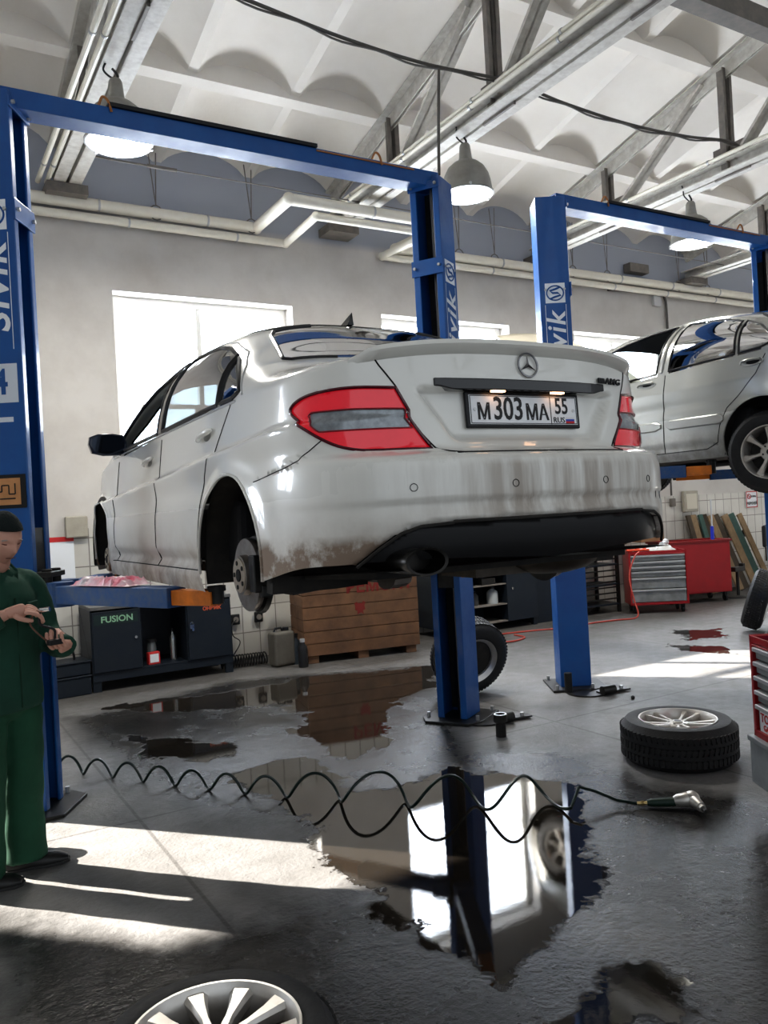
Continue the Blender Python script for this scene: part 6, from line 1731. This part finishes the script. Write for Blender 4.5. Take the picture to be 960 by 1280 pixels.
# hands
def hand(parent,wrist,fwd,palm,side,curls,thumb):
    """wrist point, forward dir, palm normal; side=+1 left hand"""
    w=Vector(wrist);f=Vector(fwd).normalized();p=Vector(palm);p=(p-f*p.dot(f)).normalized();s_=f.cross(p)*side
    js=[];es=[]
    def add(v,r,r2=None):js.append((v.x,v.y,v.z,r,r2 or r));return len(js)-1
    a=add(w-f*.03,.026,.022);b=add(w+f*.03,.019,.032);c_=add(w+f*.075,.016,.038);es+=[(a,b),(b,c_)]
    o=skin('hand',js,es,M_skin,parent,2);objs=[o]
    lens=[.040,.045,.042,.033]
    mbf=None
    for k in range(4):
        off=(.030-.020*k)
        base=w+f*.080+s_*off
        js=[];es=[];q=base-f*.02;prev=add(q,.011)
        q=base;i_=add(q,.0105);es.append((prev,i_));prev=i_
        ang=0.;d=f.copy();L=lens[k]
        for t_,cu in enumerate(curls[k]):
            ang+=cu;d=(f*math.cos(ang)+p*math.sin(ang));q=q+d*(L*(1,.72,.55)[t_]);i_=add(q,(.0095,.0088,.0074)[t_]);es.append((prev,i_));prev=i_
        skin('finger',js,es,M_skin,parent,2)
    js=[];es=[];q=w+f*.015+s_*.024;prev=add(q,.014)
    for v,r in zip(thumb,(.0125,.011,.0088)):
        q=q+(f*v[0]+p*v[1]+s_*v[2]);i_=add(q,r);es.append((prev,i_));prev=i_
    skin('thumb',js,es,M_skin,parent,2)
RH=(.235,-.105,1.247);LH=(.335,.105,1.07)
# right hand pinching upward/left, left hand below cupped; both hold the cable
hand(person,RH,(.72,.62,.12),(.1,.55,-.75),-1,[(.5,.6,.4),(.6,.7,.5),(.7,.8,.5),(.8,.8,.5)],[(.028,.02,.012),(.028,.018,-.002),(.022,.008,-.004)])
hand(person,LH,(.42,-.88,.08),(-.15,-.1,.95),1,[(.7,.8,.5),(.75,.85,.5),(.8,.85,.5),(.85,.85,.5)],[(.026,.022,.014),(.026,.020,.0),(.02,.010,-.004)])
# jacket: torso loft + sleeves as one garment mesh
mb=ellipsoid_loft([(-.01,0,.78,.165,.225),(-.01,0,.84,.168,.228),(-.005,0,.95,.160,.212),(0,0,1.06,.155,.205),(0,0,1.18,.155,.215),(-.005,0,1.30,.145,.215),(-.01,0,1.37,.120,.185),(-.012,0,1.415,.085,.115),(-.005,0,1.45,.072,.076)],36)
def sleeve(pts,rs,n=16):
    P_=catmull(pts,6);m_=len(P_);R_=np.interp(np.linspace(0,len(pts)-1,m_),range(len(pts)),rs)
    R_=[r*(1+.035*math.sin(i*1.9)) for i,r in enumerate(R_)];mb.tube(P_,R_,n)
sleeve([(-.0,.12,1.36),(-.0,.20,1.33),(.02,.24,1.22),(.05,.25,1.10),(.16,.22,1.05),(.31,.125,1.065)],[.075,.078,.070,.066,.062,.052])
sleeve([(-.0,-.12,1.36),(.01,-.20,1.33),(.04,-.265,1.23),(.06,-.285,1.13),(.12,-.23,1.17),(.21,-.13,1.235)],[.075,.078,.070,.068,.064,.052])
jk=mb.build('jacket',M_ov,person,smooth=True,angle=180,fix=False)
rm=jk.modifiers.new('r','REMESH');rm.mode='VOXEL';rm.voxel_size=.012;rm.use_smooth_shade=True
sm_=jk.modifiers.new('sm','SMOOTH');sm_.iterations=6;sm_.factor=.6
# collar, placket, pocket
mb=MB()
for s_ in (-1,1):
    mb.add([(.055,s_*.012,1.375),(.10,s_*.06,1.36),(.075,s_*.085,1.42),(.02,s_*.075,1.475),(.045,s_*.045,1.47),(.072,s_*.02,1.43)],[(0,1,2,3,4,5)])
    mb.add([(.02,s_*.075,1.475),(.075,s_*.085,1.42),(.0,s_*.105,1.425),(-.07,s_*.06,1.455),(-.065,s_*.05,1.49)],[(0,1,2,3,4)])
cl=mb.build('collar',M_ov,jk,smooth=True,fix=False);m_=cl.modifiers.new('s','SOLIDIFY');m_.thickness=.008
mb=MB();mb.tube([(.146,0,1.30),(.152,0,1.18),(.150,0,1.06),(.156,.0,.95),(.157,0,.80)],.004,6);mb.build('front_placket',mat('dark_green_seam',(.008,.035,.02),.9),jk)
mb=MB();mb.sphere((.0,0,1.45),.062,16,10,sc=(1,1,.8));mb.build('undershirt',M_black,person,smooth=True)
mb=MB();mb.box((.146,.095,1.22),(.012,.10,.11),rz=.45);mb.build('chest_pocket',M_ov,jk,bevel=.005)
# trousers
mb=MB()
def leg(s_,pts,rs):
    P_=catmull(pts,6);m_=len(P_);R_=np.interp(np.linspace(0,len(pts)-1,m_),range(len(pts)),rs);R_=[r*(1+.03*math.sin(i*1.3+s_)) for i,r in enumerate(R_)];mb.tube(P_,R_,18)
mb2=ellipsoid_loft([(-.005,0,.74,.10,.15),(-.005,0,.80,.14,.195),(0,0,.90,.142,.20),(0,0,.98,.135,.19)],28);mb.add(mb2.v,mb2.f)
leg(1,[(.0,.095,.88),(.01,.10,.70),(.015,.10,.50),(.0,.10,.28),(-.0,.105,.05)],[.112,.105,.094,.094,.100])
leg(-1,[(.0,-.10,.88),(.01,-.11,.70),(.02,-.12,.50),(.0,-.125,.28),(-.01,-.13,.05)],[.115,.112,.100,.100,.105])
tr=mb.build('trousers',M_ov2,person,smooth=True,angle=180,fix=False)
rm=tr.modifiers.new('r','REMESH');rm.mode='VOXEL';rm.voxel_size=.012;rm.use_smooth_shade=True
sm_=tr.modifiers.new('sm','SMOOTH');sm_.iterations=5;sm_.factor=.6
# shoes
def shoe(x,y,rz):
    M=Matrix.Translation((x,y,0))@Matrix.Rotation(rz,4,'Z');mb=MB()
    st=[(-.09,.030,.075),(-.07,.042,.095),(-.01,.043,.10),(.05,.045,.075),(.11,.050,.060),(.16,.046,.050),(.195,.026,.030)]
    vs=[];fs=[];n=14
    for x_,hw,ht in st:
        for i in range(n):
            a=2*PI*i/n;vs.append((x_,hw*math.cos(a)*(1 if math.sin(a)>0 else 1.08),max(.012,.02+(ht-.02)*math.sin(a)) if math.sin(a)>0 else .012))
    for k in range(len(st)-1):
        for i in range(n):fs.append((k*n+i,k*n+(i+1)%n,(k+1)*n+(i+1)%n,(k+1)*n+i))
    fs.append(tuple(range(n)));fs.append(tuple((len(st)-1)*n+i for i in range(n)))
    mb.add(vs,fs,M=M);sh=mb.build('shoe',M_shoe,person,smooth=True,angle=60)
    mb=MB();mb.prism([(-.098,-.03),(-.07,-.047),(.04,-.047),(.11,-.055),(.17,-.047),(.203,-.02),(.203,.02),(.17,.047),(.11,.055),(.04,.047),(-.07,.047),(-.098,.03)],0,.014,M=M);mb.build('sole',mat('grey_sole',(.03,.03,.03),.7),sh,bevel=.003)
shoe(-.015,.105,.80);shoe(-.03,-.14,.62)
# cable held between hands
def PW_(p):  # person local -> world
    return PB+HD*p[0]+LF*p[1]+Vector((0,0,p[2]))
RT=Vector(RH)+Vector((.72,.62,.12)).normalized()*.125+Vector((0,.0,-.015));LT=Vector(LH)+Vector((.42,-.88,.08)).normalized()*.115+Vector((0,0,.02))
e=empty('test_cable',PW_(RT),label='short black cable with a shiny plug held between the mechanic\'s hands',cat='cable')
o0=PW_(RT);D=PW_(LT)-o0
mb=MB();mb.tube(catmull([(0,0,0),(D.x*.15-.01,D.y*.1,-.06),(D.x*.6+.02,D.y*.5,D.z*.6),(D.x,D.y,D.z+.02)],8),.006,8);mb.build('cord',M_black,e,smooth=True)
mb=MB();mb.tube(catmull([(-.01,0,0),(D.x*.3-.06,D.y*.2,D.z*.35),(D.x-.05,D.y,D.z*.8),(D.x-.01,D.y,D.z)],8),.004,8);mb.build('thin_wire',mat('brown_wire',(.12,.05,.03),.5),e,smooth=True)
mb=MB();mb.cyl((0,0,0),(HD.x*.05+.01,HD.y*.03,.004),.011,n=14);mb.build('metal_plug',M_chrome,e,smooth=True);mb=MB();mb.box((D.x,D.y,D.z+.005),(.07,.03,.025),rz=.4);mb.build('connector_block',M_black,e,bevel=.004)
# ------------------------------------------------------------------ light
w=bpy.data.worlds.new('world');scn.world=w;w.use_nodes=True;nt=w.node_tree;N=nt.nodes;bg=N['Background']
tc=N.new('ShaderNodeTexCoord');sp=N.new('ShaderNodeSeparateXYZ');nt.links.new(tc.outputs['Generated'],sp.inputs[0])
mr=N.new('ShaderNodeMapRange');mr.inputs[1].default_value=-.1;mr.inputs[2].default_value=.35;mr.inputs[3].default_value=.42;mr.inputs[4].default_value=9.
nt.links.new(sp.outputs[1],mr.inputs[0]);nt.links.new(mr.outputs[0],bg.inputs['Strength'])
bg.inputs['Color'].default_value=(.86,.925,1,1)
sl=bpy.data.lights.new('sun','SUN');sl.energy=18;sl.angle=rad(.6);sl.color=(1,.93,.82)
so=bpy.data.objects.new('sun',sl);col.objects.link(so)
el=rad(26.7);d=Vector((.655*math.cos(el),-.756*math.cos(el),-math.sin(el)))
so.rotation_euler=d.to_track_quat('-Z','Y').to_euler();so.location=(-6,16,12)
scn.view_settings.view_transform='Standard'
scn.view_settings.look='Medium High Contrast'
scn.view_settings.exposure=1.12
scn.cycles.use_denoising=True
scn.cycles.max_bounces=8;scn.cycles.diffuse_bounces=4;scn.cycles.glossy_bounces=4;scn.cycles.transparent_max_bounces=12;scn.cycles.transmission_bounces=6
scn.cycles.sample_clamp_indirect=8
for a,b_ in WINS:
    L=bpy.data.lights.new('window_portal','AREA');L.shape='RECTANGLE';L.size=b_-a;L.size_y=WT-WB;L.cycles.is_portal=True
    o=bpy.data.objects.new('window_portal',L);col.objects.link(o);o.location=((a+b_)/2,YW+.42,(WT+WB)/2)
    o.rotation_euler=(rad(-90),0,0)
L=bpy.data.lights.new('gate_portal','AREA');L.shape='RECTANGLE';L.size=23;L.size_y=9;L.cycles.is_portal=True
o=bpy.data.objects.new('gate_portal',L);col.objects.link(o);o.location=(4.5,-6,4.5);o.rotation_euler=(rad(90),0,0)
